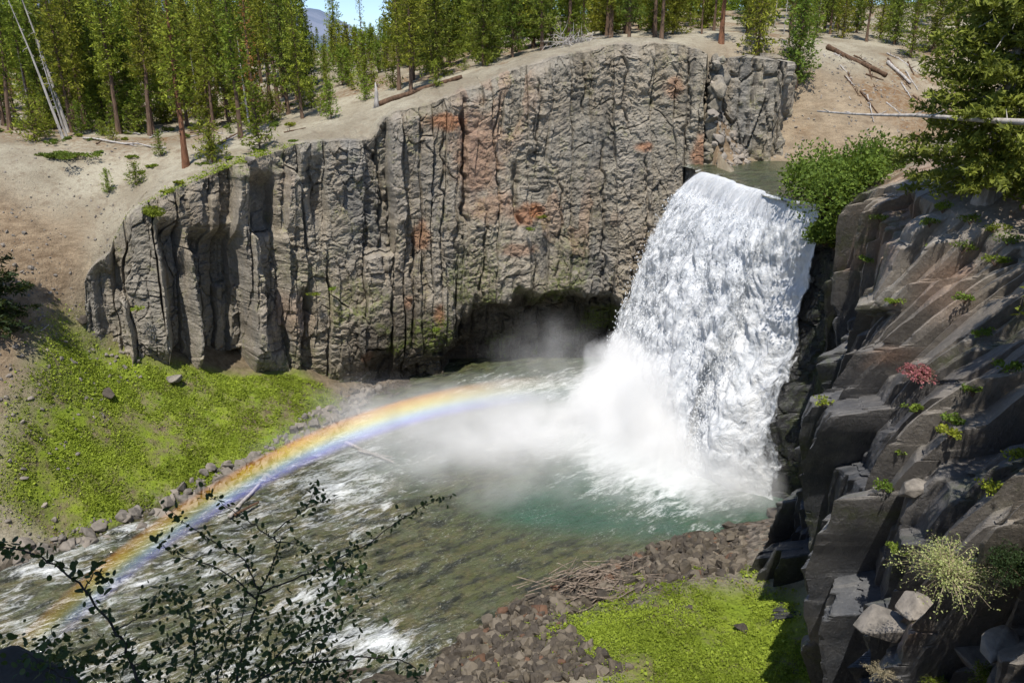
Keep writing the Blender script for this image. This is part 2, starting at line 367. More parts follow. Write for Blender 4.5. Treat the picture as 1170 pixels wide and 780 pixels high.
def m_bark(name, a, b, sc=3.0):
    t = NT(name); p = t.obj(); n = t.noise(t.mapv(p, (1, 1, .25)), sc, 5, .65)
    c = t.mix(t.ramp(n, .35, .65), a, b); return t.surf(t.bsdf(c, .9, t.bump(n, .7, .06), .15))
def m_rock(name, a, b, c3=None):
    t = NT(name); p = t.obj(); oi = t.n('ObjectInfo').outputs['Random']; n = t.noise(p, 1.6, 6, .68); tint = t.attr('tint')
    c = t.mix(t.ramp(n, .35, .65), a, b); c = t.mix(t.ramp(tint, .2, 1, 0, .6), c, c3 or b)
    c = t.mix(.6, c, t.mix(oi, (.6, .6, .6), (1.25, 1.22, 1.18)), 'MULTIPLY')
    return t.surf(t.bsdf(c, .85, t.bump(n, .7, .12), .25))
def m_mist(name, dens, nz=.25, thr=.35, seed=0.0, g=-.15):
    t = NT(name); p = t.obj(); L = t.n('VectorMath', operation='LENGTH'); t.set(L.inputs[0], p)
    r = L.outputs['Value']
    r = t.math('ADD', r, t.math('MULTIPLY', t.math('SUBTRACT', t.noise(t.mapv(p, loc=(seed, 0, 0)), 1.6, 4, .6), .42), 1.3))
    fall = t.math('POWER', t.math('MAXIMUM', t.math('SUBTRACT', 1.0, r), 0.0), 1.5)
    n = t.noise(t.mapv(t.pos(), (1, 1, .7), loc=(seed, seed * 2, 0)), nz, 4, .6, .4)
    d = t.math('MULTIPLY', t.math('MULTIPLY', fall, t.ramp(n, thr, thr + .33)), dens)
    vs = t.n('VolumeScatter', {'Color': (.98, .985, 1.0), 'Anisotropy': g}); t.set(vs.inputs['Density'], d)
    t.t.links.new(vs.outputs[0], t.out.inputs['Volume'])
    return t.m

M = dict(cliff=m_cliff(), slate=m_slate(), ground=m_ground(), water=m_water(), fall=m_fall(),
    pine=m_leaf('pine_needles', (.040, .060, .010), (.31, .36, .036)), fir=m_leaf('fir_needles', (.024, .045, .011), (.20, .26, .032)),
    dead=m_leaf('rust_needles', (.16, .07, .025), (.38, .17, .05), .2), young=m_leaf('young_needles', (.08, .12, .012), (.27, .34, .04), .35),
    bush=m_leaf('bush_leaves', (.045, .080, .013), (.19, .27, .04), .3, .1), olive=m_leaf('olive_needles', (.06, .075, .014), (.32, .34, .055), .3, .1),
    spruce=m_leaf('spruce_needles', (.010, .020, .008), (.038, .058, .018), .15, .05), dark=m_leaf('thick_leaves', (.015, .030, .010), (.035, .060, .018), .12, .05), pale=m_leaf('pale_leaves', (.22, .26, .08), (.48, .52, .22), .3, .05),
    moss=m_leaf('moss_leaves', (.125, .165, .014), (.31, .385, .045), .3, .05), straw=m_leaf('straw', (.34, .28, .17), (.52, .45, .30), .2, .05),
    pink=m_leaf('pink_flowers', (.22, .06, .07), (.42, .16, .17), .2, .05),
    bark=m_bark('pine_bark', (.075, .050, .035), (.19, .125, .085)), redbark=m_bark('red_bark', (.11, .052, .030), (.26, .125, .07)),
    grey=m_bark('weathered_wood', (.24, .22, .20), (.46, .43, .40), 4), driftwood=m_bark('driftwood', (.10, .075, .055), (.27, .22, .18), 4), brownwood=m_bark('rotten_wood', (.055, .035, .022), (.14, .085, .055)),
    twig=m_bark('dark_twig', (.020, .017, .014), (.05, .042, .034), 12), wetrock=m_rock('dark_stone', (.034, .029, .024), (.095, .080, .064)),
    stone=m_rock('grey_stone', (.11, .10, .088), (.25, .225, .195), (.36, .31, .26)), bankstone=m_rock('bank_stone', (.050, .042, .032), (.135, .112, .082), (.27, .23, .18)), redstone=m_rock('brown_stone', (.08, .045, .03), (.17, .10, .065)))

# ------------------------------------------------------------------ the lie of the land
# the far cliff, from its left end to the falls: (u, v, Y) of the rim and of the foot
CL = [((92, 318, 78.2), (92, 396, 77.6)), ((108, 298, 79), (118, 404, 78)), ((138, 280, 79.6), (150, 416, 78.3)),
      ((147, 241, 80.5), (180, 432, 79)), ((190, 226, 82), (205, 436, 80)), ((260, 195, 86), (262, 440, 85)),
      ((340, 166, 91), (345, 432, 91)), ((428, 160, 95.5), (425, 446, 95.5)), ((450, 131, 97), (450, 446, 97)),
      ((530, 106, 100), (530, 444, 100)), ((590, 80, 102), (590, 440, 101.8)), ((640, 66, 103), (640, 440, 103)),
      ((700, 53, 104), (700, 430, 104)), ((770, 50, 104), (762, 430, 104)), ((812, 61, 102.5), (797, 430, 102.5))]
TOPc = np.array([at(*a) for a, b in CL]); BOTc = np.array([at(*b) for a, b in CL])
BOTc[7:, 2] = -1.0
RIM = [(29.6, 67), (29.2, 62), (28.8, 57), (28.6, 47), (28.6, 40), (25.8, 33), (20.8, 24), (16, 15), (10, 6.5), (3.5, 2.4), (-3, 2.6), (-12, 0), (-40, -12), (-90, -30)]
LIP = [(24.0, 94.5), (24.6, 88), (25.2, 80), (25.8, 73), (27.6, 66)]
S_ = [(-47.7, 80, 18.9), (-52, 72, 19.9), (-58, 85, 30.7), (-51, 82, 24.0), (-62, 76, 27), (-70, 70, 30), (-80, 85, 35), (-120, 86, 39), (-200, 86, 44), (-48, 74.5, 15.5), (-55, 66, 19), (-65, 60, 26),
      (-85, 60, 36), (0, 0, 38.3), (0, 2.4, 37.9), (0, -10, 39), (-12, -4, 38), (-40, -16, 40), (10, 0, 38.5), (40, 0, 41), (-90, -35, 46), (60, -30, 46)]
P_ = S_ + [tuple(q) for q in TOPc[3:]] + [tuple(at(*q)) for q in (
      (213, 190, 88), (172, 152, 110), (103, 131, 130), (10, 148, 105), (70, 179, 92), (0, 200, 85), (300, 166, 93), (120, 92, 180), (30, 120, 140), (240, 140, 118),
      (415, 122, 108), (480, 102, 106), (480, 92, 116), (420, 88, 140), (560, 76, 116), (650, 52, 122), (760, 44, 126), (750, 38, 136), (830, 52, 118), (900, 58, 116),
      (960, 47, 137), (930, 66, 122), (1000, 62, 128), (1010, 150, 106), (960, 130, 110), (900, 120, 113), (890, 160, 109), (825, 128, 107), (816, 182, 101.5), (850, 176, 107), (1040, 120, 112),
      (380, 70, 170), (0, 90, 200), (200, 85, 200), (560, 20, 230), (300, 60, 230), (420, 60, 230), (900, 10, 230), (1100, 0, 230), (100, 60, 240), (1170, 40, 160))] + \
     [(36, 107.5, 30.5), (29.6, 47, 33.9), (31.5, 43.5, 32.6), (34.8, 50, 36.2), (45, 60, 39), (60, 80, 45), (29.0, 57, 33), (30, 64, 31.8), (33, 68, 32), (38, 72, 34),
      (30, 80, 28.8), (27, 90, 28.8), (27, 74, 29), (34, 98, 28.8), (34, 80, 29.2), (45, 101, 28.8), (62, 104, 28.8), (40, 84, 31.5), (52, 90, 33), (29.2, 40, 31.4), (27, 33, 30.6), (22, 24, 30.5), (15, 15, 33.5), (60, 40, 44), (40, 20, 40), (120, 100, 58), (120, 20, 55)]
bed = [(-4, 75), (6, 82), (10, 68), (14, 90), (-10, 62), (-20, 66), (-28, 55), (-15, 50), (-40, 46), (-52, 44), (5, 60), (20, 64), (-8, 92), (6, 97), (-12, 82), (-70, 36)]
bankF = [(-45, 54.6), (-41.9, 57.1), (-35.7, 64.5), (-31.7, 67.9), (-28, 73.6), (-22.3, 87.8), (-18.5, 94.5), (-60, 46)]
bankN = [(-6.5, 41.5), (-5.6, 45), (1.1, 50), (9, 55.8), (16.2, 60), (21, 61.5), (-20, 38.5), (-40, 33)]
BLOW = [(q[0], q[1] + 1, q[2] + 1.2) if i < 6 else (q[0], q[1] + 1, -1.2 if i > 7 else .5) for i, q in enumerate(BOTc[1:])]
F_ = S_ + [(x, y, -1.1) for x, y in bed] + [(x, y, .05) for x, y in bankF + bankN] + BLOW + \
     [(q[0] + .5, q[1] + 14, q[2] + (2 if i < 6 else -.5)) for i, q in enumerate(BOTc[2:])] + \
     [tuple(at(*q)) for q in ((10, 520, 60), (50, 400, 70), (150, 470, 73), (90, 520, 65), (60, 600, 59), (200, 520, 70.5), (300, 470, 80), (330, 440, 86), (380, 455, 90), (95, 410, 75.5))] + \
     [(16, 50, 1.9), (10, 45, 2.4), (20, 46, 1.9), (19, 55, .8), (0, 42, 1.2), (10, 36, 4.5), (20, 38, 4), (0, 36, 3.2), (0, 28, 7), (0, 20, 13), (0, 10, 24), (0, 5, 31), (-20, 25, 12), (-20, 10, 26), (12, 24, 6), (9, 15, 12), (14, 18, 10), (8, 8, 22), (18, 28, 4), (28, 60, 3), (30, 45, 10), (25, 66, -.9), (24, 63.2, -.5), (27, 62.5, .4), (30, 80, -1)]
FP, FF = RBF(P_), RBF(F_)
off = []
for i, q in enumerate(TOPc):
    a = TOPc[max(i - 1, 0)][:2]; b = TOPc[min(i + 1, len(TOPc) - 1)][:2]; d = (b - a) / np.linalg.norm(b - a)
    off.append((q[0], q[1], -d[1], d[0]))
def upper(k, kr):
    kk = np.minimum(k, [.5, .6, .9, 2.6, 5, 7] + [9] * 20)
    return [(-400, 86), (-80, 85), (-58, 85), (-51, 82.3)] + [(a + c * q, b + e * q) for (a, b, c, e), q in zip(off[2:], kk[2:])] + [(24.5 + k * .3, 100)] + [(x + max(k * .3, 1), y) for x, y in LIP] + \
        [(x + kr * float(sst(13, 24, y)), y) for x, y in RIM[1:]] + [(-90, -400), (900, -400), (900, 900), (-400, 900)]
UPPER, UPDEEP = upper(.3, .3), upper(8.5, 6.0)           # the rim, and the hidden step of the ground sheet well behind the rock faces
off = [q[:2] for q in off]
def gz(x, y, rough=True, poly=None):
    x = np.asarray(x, float); y = np.asarray(y, float)
    up = inpoly(x, y, poly or UPPER)
    z = surf(x, y, up); return z
def gtop(x, y): return surf(np.asarray(x, float), np.asarray(y, float), np.ones(np.shape(x), bool))
def surf(x, y, up, rough=True):
    z = np.where(up, FP(x, y), FF(x, y))
    if rough:
        fade = sst(1.5, 6, np.hypot(x, y))
        z = z + fade * (np.where(up, .22, .30) * fbm(x * .35, y * .35, 4, 3) + .12 * fbm(x * 1.1, y * 1.1, 3, 8))
    return z
def ground(x, y): return float(gz(np.array([x]), np.array([y]))[0])
def seat(u, Y):                                     # point of the ground below image column u at depth Y
    z = 35.0
    for _ in range(12):
        D = Y * CP + (EYE - z) * SP; x = (u - 585) / FPX * D; z = ground(x, Y)
    return (x, Y, z)

# masks painted on the ground are what grows or lies there, in plan
def masks(x, y, z):
    u, v = topix(np.stack([x, y, z], -1)); up = inpoly(x, y, UPDEEP)
    ml = [onz(8, 615, 1)[:2], at(5, 520, 60)[:2], at(35, 440, 67)[:2], at(80, 390, 76)[:2], at(110, 400, 78)[:2], at(180, 432, 80)[:2], at(300, 405, 88)[:2], at(335, 400, 91)[:2], at(385, 450, 90)[:2], at(395, 470, 88)[:2], at(318, 515, 75)[:2], at(215, 575, 65)[:2], at(120, 605, 60)[:2]]
    mr2 = [onz(q, r, 1.5)[:2] for q, r in ((520, 800), (540, 735), (640, 672), (740, 640), (830, 640), (870, 672), (760, 680), (660, 720), (700, 800))]
    mr = [onz(q, r, 2)[:2] for q, r in ((640, 702), (690, 680), (760, 668), (850, 672), (905, 690), (945, 790), (930, 850), (740, 850), (690, 775), (655, 745))]
    moss = np.maximum(np.maximum(softpoly(x, y, ml, 1.8), softpoly(x, y, mr, 2.0)), softpoly(x, y, mr2, 1.5) * sst(.08, .3, fbm(x * .5, y * .5, 4, 12))) * (~up)
    moss = np.maximum(moss, up * (y > 60) * .55 * sst(2.2, .6, polydist(x, y, off[4:9], False)))
    scree = sst(-46, -50, x) * sst(88, 80, y) * (y > 40)
    scree = np.maximum(scree, sst(26, 32, x) * sst(124, 112, y) * (y > 98) * .75)
    grav = (~up) * sst(3.5, 1.0, z) * (x > -9) * (y < 66); grav = np.maximum(grav, (~up) * sst(1.6, .3, z) * .9)
    lit = up * (y > 84) * sst(-.1, .25, fbm(x * .09, y * .09, 3, 21)) * sst(88, 105, y)
    lit = np.maximum(lit, (x > 27) * (y < 66) * (y > 20) * .8)
    wet = (~up) * sst(.5, .05, z)
    dirt = np.maximum(softpoly(x, y, ml, 3.0) * (~up), (~up) * (y > 58) * sst(-47.5, -45, x)); dirt = np.maximum(dirt, softpoly(x, y, mr, 2) * (~up))
    scree = np.maximum(scree, up * sst(24.5, 26, x) * sst(33, 30, x) * (y > 99) * (y < 110))
    return dict(dirt=dirt, moss=moss, scree=scree, gravel=grav, litter=lit, wet=wet)
gx = np.r_[np.arange(-230, -75, 1.6), np.arange(-75, 62, .5), np.arange(62, 230.1, 1.6)]; gy = np.r_[np.arange(-30, 30, 1.0), np.arange(30, 128, .5), np.arange(128, 236, 1.3)]
XX, YY = np.meshgrid(gx, gy); ZZ = gz(XX, YY, poly=UPDEEP)
mk('ground', np.stack([XX, YY, ZZ], -1).reshape(-1, 3), gridF(len(gy), len(gx)), M['ground'], smooth=True, attrs=masks(XX.ravel(), YY.ravel(), ZZ.ravel()))['kind'] = 'structure'

# far country: wooded slopes and a bare mountain on the skyline
def m_hill():
    t = NT('far_slopes'); p = t.pos(); n = t.noise(p, .02, 6, .65); n2 = t.noise(p, .0035, 5, .6)
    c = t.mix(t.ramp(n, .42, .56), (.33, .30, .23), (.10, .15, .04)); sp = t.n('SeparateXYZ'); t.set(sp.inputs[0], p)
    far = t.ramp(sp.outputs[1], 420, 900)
    c = t.mix(far, c, t.mix(t.ramp(n2, .4, .6), (.10, .135, .195), (.18, .205, .27)))  # blue of the hazy air painted into the distant rock
    return t.surf(t.bsdf(c, .95, t.bump(n, .6, 3), .1))
hr = np.array([225, 240, 260, 290, 330, 380, 450, 540, 650, 800, 1000, 1250, 1500, 1750, 2000, 2300, 2700, 3300, 4500, 7000, 12000.])
ha = np.radians(np.linspace(-75, 75, 240)); HA, HR = np.meshgrid(ha, hr)
HX, HY = HR * np.sin(HA), HR * np.cos(HA); dg = np.degrees(HA)
ed = FP(HX * np.minimum(1, 232 / HR), np.minimum(HY * np.minimum(1, 232 / HR), 232))
base = ed + (HR - 232).clip(0) * (.03 + .05 * sst(4, 22, dg) + .05 * sst(-16, -30, dg)) * np.exp(-(HR / 900) ** 2) - 2.0 * (HR < 235)
ridge = 172 * np.exp(-((HR - 2100) / 600) ** 2) * (1.0 + .5 * fbm(dg * .12, HR * .002, 4, 40)) * (.75 + .45 * sst(-8, -16, dg) * sst(-40, -22, dg))
HZ = np.where(HR < 9000, base, 20) + ridge + 4 * fbm(HX * .02, HY * .02, 4, 9) * sst(240, 330, HR)
def hill_z(x, y):
    R_ = math.hypot(x, y); a = math.atan2(x, y); i = np.searchsorted(hr, R_); j = int(np.clip(round((a - ha[0]) / (ha[1] - ha[0])), 0, len(ha) - 1)); i = int(np.clip(i, 1, len(hr) - 1))
    f = (R_ - hr[i - 1]) / (hr[i] - hr[i - 1]); return float(HZ[i - 1, j] * (1 - f) + HZ[i, j] * f)
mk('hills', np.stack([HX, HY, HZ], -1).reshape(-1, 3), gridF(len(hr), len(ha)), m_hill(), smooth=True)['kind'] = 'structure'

# ------------------------------------------------------------------ far cliff
def resample(P, n):
    d = np.r_[0, np.cumsum(np.linalg.norm(np.diff(P[:, :2], axis=0), axis=1))]
    s = np.linspace(0, d[-1], n); return np.stack([np.interp(s, d, P[:, k]) for k in range(3)], 1), s
def far_cliff():
    n = 640; m = 360
    d = np.r_[0, np.cumsum(np.linalg.norm(np.diff(BOTc[:, :2] + TOPc[:, :2], axis=0), axis=1) / 2)]
    s = np.linspace(0, d[-1], n)
    T = np.stack([np.interp(s, d, TOPc[:, k]) for k in range(3)], 1); B = np.stack([np.interp(s, d, BOTc[:, k]) for k in range(3)], 1)
    for k in range(2):                                # soften the plan, keep the rim's steps
        T[:, k] = np.convolve(np.pad(T[:, k], 12, 'edge'), np.ones(25) / 25, 'valid'); B[:, k] = np.convolve(np.pad(B[:, k], 12, 'edge'), np.ones(25) / 25, 'valid')
    B[:, 2] -= 1.5
    T[:, 2] += .35 * fbm(s * .5, s * 0, 4, 61)
    tt = np.linspace(0, 1, m)[:, None]
    P = B[None] * (1 - tt[..., None]) + T[None] * tt[..., None]
    Sg = np.broadcast_to(s, (m, n)); H = P[..., 2]
    dT = np.gradient((T + B)[:, :2], axis=0); dT /= np.linalg.norm(dT, axis=1)[:, None]
    N = np.stack([dT[:, 1], -dT[:, 0]], 1)            # outwards
    wx = Sg + 1.0 * fbm(Sg * .12, H * .10, 3, 5) + .25 * fbm(Sg * .8, H * .5, 2, 6); wh = H + 1.2 * fbm(Sg * .3, H * .15, 3, 7)
    left = sst(46, 34, Sg)                            # strong columns on the left, a flatter face on the right
    Hc = H + .9 * fbm(Sg * .5, H * .05, 2, 15)
    dc, c1, e1 = columns(s, Hc, 31, 1.3, 5.0, 7, 26, .5, lambda c, ox, oy: (c - .45) * 2.0 + ox * (sub(c, 1) - .5) * 1.8 + oy * (sub(c, 2) - .4) * 1.0)
    D = dc * (.42 + .95 * left); tint = c1 * .55
    ck = sst(-.35, .1, fbm(Sg * .25, H * .09, 3, 19)); D -= sst(.14, .0, e1) * ck * (.9 * left + .40)
    dc, c5, e5 = columns(s, Hc, 37, .6, 2.4, 2.5, 11, .25, lambda c, ox, oy: (c - .5) * .8 + ox * (sub(c, 1) - .5) * .9 + oy * (sub(c, 2) - .4) * .6)
    m5 = sst(.0, .3, fbm(Sg * .09, H * .07, 3, 24)); D += dc * m5 * .8 - .25 * sst(.1, 0, e5) * m5; tint = tint + (c5 - .5) * .3 * m5
    f1, f2, c2, ox, oy = worley(wx / 1.5, wh / 4.2, 13, 2.4, .85)
    m2 = .35 + .65 * sst(-.2, .3, fbm(Sg * .10, H * .08, 3, 14))
    D += m2 * ((c2 - .5) * .7 + ox * (sub(c2, 2) - .5) * .6 + oy * (sub(c2, 3) - .5) * .6); D -= sst(.07, 0, f2 - f1) * .28 * m2; tint = tint + c2 * .35
    f1, f2, c3, ox, oy = worley(wx / .75 + .4 * vn(wx, wh * 2, 9), wh / .48, 23, 2, .95)
    D += ((c3 - .5) * .34 + (ox * (sub(c3, 1) - .5) + oy * (sub(c3, 4) - .5)) * .36) * (.35 + .65 * sst(-.15, .25, fbm(Sg * .2, H * .2, 3, 66))); tint = tint + (c3 - .5) * .35
    D += .34 * fbm(Sg * .45, H * .6, 6, 31, .66)
    # bedding steps and deep vertical joints seen in the photograph
    u, v = topix(P)
    for uu, v0, v1, w, dep in ((531, 105, 255, .30, 1.5), (589, 190, 260, .45, 1.4), (567, 110, 255, .18, .7), (437, 165, 310, .25, .9), (668, 60, 130, .2, .6), (716, 60, 150, .2, .7), (523, 255, 380, .25, .8), (472, 270, 400, .25, .9), (745, 60, 140, .2, .5), (505, 150, 330, .2, .8), (553, 240, 400, .22, .8), (615, 90, 200, .15, .6), (640, 200, 320, .2, .7), (690, 160, 330, .22, .8), (738, 180, 300, .2, .7), (610, 300, 380, .2, .6), (445, 200, 400, .2, .7), (785, 70, 180, .2, .6)):
        wig = uu + 5 * fbm(H * .5, H * 0, 3, int(uu))
        D -= dep * np.exp(-((u - wig) / (w * 8.2)) ** 2) * sst(v0 - 12, v0 + 12, v) * sst(v1 + 14, v1 - 14, v)
    # recesses of the left buttresses
    for u0, u1, v0, v1, dep in ((190, 216, 255, 420, 3.0), (228, 280, 265, 440, 4.2), (300, 326, 200, 400, 2.6), (368, 384, 175, 250, 1.6), (112, 140, 300, 420, 1.4), (340, 352, 330, 410, 1.5)):
        uc = (u0 + u1) / 2 + (v - 330) * .10; hw = (u1 - u0) / 2
        D -= dep * sst(hw + 5, hw - 3, np.abs(u - uc)) * sst(v0 - 10, v0 + 22, v) * sst(v1 + 25, v1 - 10, v)
    # alcove behind the spray and an undercut foot
    ex = (P[..., 0] - 4.5) / 12.5; ez = (H + 1.2 * fbm(Sg * .5, H * .1, 3, 78)) / 11.5
    D -= 6.5 * sst(1.15, .80, (np.abs(ex) ** 2.6 + ez.clip(0) ** 2.6) ** (1 / 2.6) + .22 * fbm(Sg * .25, H * .25, 4, 77))
    D -= 2.2 * sst(6.5, 1.0, H - BOTc[0, 2] * 0) * sst(-30, -18, P[..., 0])
    D -= 1.8 * sst(B[None, :, 2] + 6, B[None, :, 2] + 2, H) * sst(-24, -30, P[..., 0]) * sst(-45, -38, P[..., 0])
    tw = (.55 * fbm(Sg * .30, H * .16, 3, 131) + .16 * fbm(Sg * .9, H * .6, 3, 132)) * sst(0, 3, Sg)
    D *= sst(0, .02, tt) * .85 + .15
    rim = sst(1.0, .965, tt); D = D * (.35 + .65 * rim) - .5 * (1 - rim)
    P = P.copy(); P[..., 0] += N[None, :, 0] * D; P[..., 1] += N[None, :, 1] * D; P[..., 0] += dT[None, :, 0] * tw; P[..., 1] += dT[None, :, 1] * tw
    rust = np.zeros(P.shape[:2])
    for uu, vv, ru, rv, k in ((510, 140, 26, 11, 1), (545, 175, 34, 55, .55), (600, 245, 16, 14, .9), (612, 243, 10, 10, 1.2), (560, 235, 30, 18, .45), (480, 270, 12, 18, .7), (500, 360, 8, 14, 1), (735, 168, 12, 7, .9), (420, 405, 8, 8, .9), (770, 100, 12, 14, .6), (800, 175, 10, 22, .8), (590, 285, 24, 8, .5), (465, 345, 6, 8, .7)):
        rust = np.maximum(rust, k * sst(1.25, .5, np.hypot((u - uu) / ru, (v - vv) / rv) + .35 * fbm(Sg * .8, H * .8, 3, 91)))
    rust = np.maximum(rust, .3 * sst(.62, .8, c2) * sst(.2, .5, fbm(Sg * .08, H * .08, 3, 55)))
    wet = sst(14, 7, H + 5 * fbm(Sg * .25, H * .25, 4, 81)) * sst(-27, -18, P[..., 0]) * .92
    mo = np.maximum(.85 * sst(-.05, .3, fbm(Sg * .16, H * .16, 4, 71)) * sst(26, 8, H) * sst(-38, -26, P[..., 0]), 0)
    mo = np.maximum(mo, .6 * sst(.15, .4, fbm(Sg * .5, H * .3, 3, 72)) * sst(.9, .97, tt) * left)
    # the brow: rows that run back over the plateau
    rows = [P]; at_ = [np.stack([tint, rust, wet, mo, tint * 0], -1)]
    top = P[-1]
    for bk, dz in ((.5, .12), (1.2, .16), (2.1, .12), (3.2, .07), (4.6, .06), (6.5, .06), (9, .04), (11.5, -.3)):
        bkv = bk * np.interp(s / d[-1], np.r_[d / d[-1]], np.r_[.05, .06, .09, .27, .5, .75, [1.0] * (len(d) - 6)]); x = top[:, 0] - N[:, 0] * bkv; y = top[:, 1] - N[:, 1] * bkv
        g = gtop(x, y); k = min(1, bk / 3.0)
        z = top[:, 2] * (1 - k) + g * k + dz + .14 * fbm(x * .7, y * .7, 3, 3)
        rows.append(np.stack([x, y, z], -1)[None]); a1 = at_[0][-1:].copy(); a1[..., 4] = sst(.3, 1.6, bk + .8 * fbm(x * .6, y * .6, 3, 5)); at_.append(a1)
    P = np.concatenate(rows); A = np.concatenate(at_)
    tm, nn = P.shape[:2]
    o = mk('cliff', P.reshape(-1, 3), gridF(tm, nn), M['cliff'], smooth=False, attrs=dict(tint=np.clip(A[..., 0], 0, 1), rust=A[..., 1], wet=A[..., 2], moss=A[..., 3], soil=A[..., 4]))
    return tag(o, 'broad grey and brown columnar rock cliff behind the pool', 'cliff', kind='structure')
far_cliff()

# ------------------------------------------------------------------ near cliff on the right: X over (Y, z)
XC = [(38, -2, 21), (41.5, 0, 21.6), (45, 0, 22.1), (48, 2, 21.7), (53, 0, 21.3), (53, 5, 22.8), (58, 0, 26.2), (62, 0, 29), (66, 0, 30.4), (66, 10, 30.2), (66, 20, 30), (66, 27, 29.6), (72, 0, 32), (72, 30, 30.6), (30, 0, 18.5), (30, 8, 17.4), (20, 0, 16), (20, 10, 14.4), (8, 0, 13), (8, 20, 9.5), (8, 36, 10), (3, 20, 8), (3, 36, 6),
      (25, 16, 15.5), (57, 33, 28.8), (47, 33, 28.5), (40, 31, 28.5), (33, 30, 25.8), (62, 12, 29.4), (60, 20, 28.4), (60, 27, 28.9), (55, 10, 24.8), (55, 15, 25.2), (53, 20, 24.6), (53, 26, 26.6), (50, 9, 22.9), (50, 17, 22.9), (46, 10, 21.2), (45, 19.5, 20.7), (46, 25, 23.6), (46, 29.5, 27.6),
      (38, 6, 19.6), (38, 13, 18.7), (38, 21, 18.6), (38, 26, 22.0), (38, 30.5, 27.4), (30, 22, 17.0), (30, 26, 19.6), (30, 29.5, 23.6), (24, 0, 17), (24, 16, 15.0), (24, 22, 15.6), (24, 26, 18), (24, 30.2, 20.6),
      (18, 10, 14.2), (18, 22, 14.4), (18, 28, 15.2), (17, 32, 16.5), (12, 26, 11.6), (12, 34, 13)]
FX = RBF(XC)
def near_cliff():
    m = 430; yc = np.linspace(11, 78, 740); rzf = lambda q: np.interp(q, [0, 4, 8, 15, 24, 33, 40, 47, 57, 62, 67, 70], [38, 37.3, 36.4, 33.4, 30.3, 30.3, 31.2, 32.6, 32.9, 31.6, 30.9, 30.6])
    yt = yc - 7
    for _ in range(20): yt = yc - .36 * (rzf(yt) - 16)
    rz = rzf(yt); tt = np.linspace(0, 1, m)[:, None]
    Z = -2 + (rz[None] + 2) * tt; Yg = yc[None] - .36 * (Z - 16); Yg = np.where(Yg > 66, 66 + (Yg - 66) * .45, Yg); X = FX(Yg, Z)
    wp = 1.1 * fbm(yc[None] * .10, Z * .07, 3, 4) * sst(66, 58, Yg); Yg = Yg + wp; X = FX(Yg, Z)
    a = np.broadcast_to(yc, Z.shape); b = Z
    far = sst(66, 60, Yg)
    D, c1, e1 = columns(yc, Z, 5, 1.6, 5.6, 5, 13, .35, lambda c, ox, oy: (c - .5) * 2.3 + ox * (-1.1 + 2.4 * (sub(c, 1) - .5)) + oy * (1.0 + 1.8 * (sub(c, 2) - .5))); D -= .45 * sst(.10, 0, e1); tint = c1 * .5
    d2, c2, e2 = columns(yc, Z, 6, .5, 2.2, 1.6, 7, .2, lambda c, ox, oy: (c - .5) * 1.0 + ox * (-.5 + 1.1 * (sub(c, 1) - .5)) + oy * (.5 + 1.0 * (sub(c, 2) - .5)))
    k2 = .3 + .7 * sst(-.20, .12, fbm(a * .14, b * .08, 3, 18)); D += k2 * d2 - k2 * .25 * sst(.08, 0, e2); tint = tint + .35 * c2
    d3, c3, e3 = facet(a / .7, b / 1.3, 53, 2.6, .9, .25, lambda c, ox, oy: (c - .5) * .22 + (ox * (sub(c, 1) - .5) + oy * (sub(c, 2) - .5)) * .4)
    D += d3 * (.10 + .90 * sst(.0, .3, fbm(a * .18, b * .16, 3, 19))); tint = tint + .2 * (c3 - .5)
    D += .35 * fbm(a * .25, b * .2, 5, 63, .6) + .06 * fbm(a * 1.6, b * .6, 3, 64)
    D *= far * .8 + .2
    f1, f2 = 0 * e1, e1 * .3
    rimf = sst(1, .95, tt); D = D * (.3 + .7 * rimf)
    X = X - D
    u, v = topix(np.stack([X, Yg, Z], -1))
    rust = np.zeros(X.shape)
    for uu, vv, ru, rv, k in ((1020, 410, 24, 14, .8), (1010, 270, 18, 40, .55), (1035, 240, 14, 20, .7), (970, 300, 14, 30, .4), (1095, 310, 20, 12, .6), (1080, 330, 36, 40, .4), (1040, 720, 18, 22, .6), (1050, 690, 18, 30, .3)):
        rust = np.maximum(rust, k * sst(1.3, .4, np.hypot((u - uu) / ru, (v - vv) / rv) + .3 * fbm(a * .8, b * .8, 3, 91)))
    wet = np.maximum(sst(9, 1, Z + 2 * fbm(a * .3, b * .2, 3, 2)), sst(58, 63, Yg)) * .85
    mo = .5 * sst(.12, .4, fbm(a * .25, b * .18, 4, 44)) * sst(.35, .1, f2 - f1)
    P = [np.stack([X, Yg, Z], -1)]; A = [np.stack([tint, rust, wet, mo, tint * 0], -1)]; xt, yt, zt = X[-1], Yg[-1], Z[-1]
    for bk, dz in ((.5, .15), (1.2, .2), (2.2, .12), (3.5, .07), (5, .05), (7.5, .03), (10, -.3)):
        x = xt + bk; g = gtop(x, yt); k = min(1, bk / 3.2)
        P.append(np.stack([x, yt, zt * (1 - k) + g * k + dz + .2 * fbm(x * .6, yt * .6, 3, 3)], -1)[None]); a1 = A[0][-1:].copy(); a1[..., 4] = sst(.8, 2.6, bk + 1.6 * fbm(x * .5, yt * .5, 3, 5)); A.append(a1)
    P = np.concatenate(P); A = np.concatenate(A)
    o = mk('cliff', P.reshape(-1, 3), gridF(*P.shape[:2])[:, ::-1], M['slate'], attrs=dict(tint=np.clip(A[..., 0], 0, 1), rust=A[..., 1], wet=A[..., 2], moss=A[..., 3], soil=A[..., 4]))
    tag(o, 'dark slate cliff of leaning rock slabs right of the waterfall', 'cliff', kind='structure')
    return X, Yg, Z
NX, NY, NZ = near_cliff()
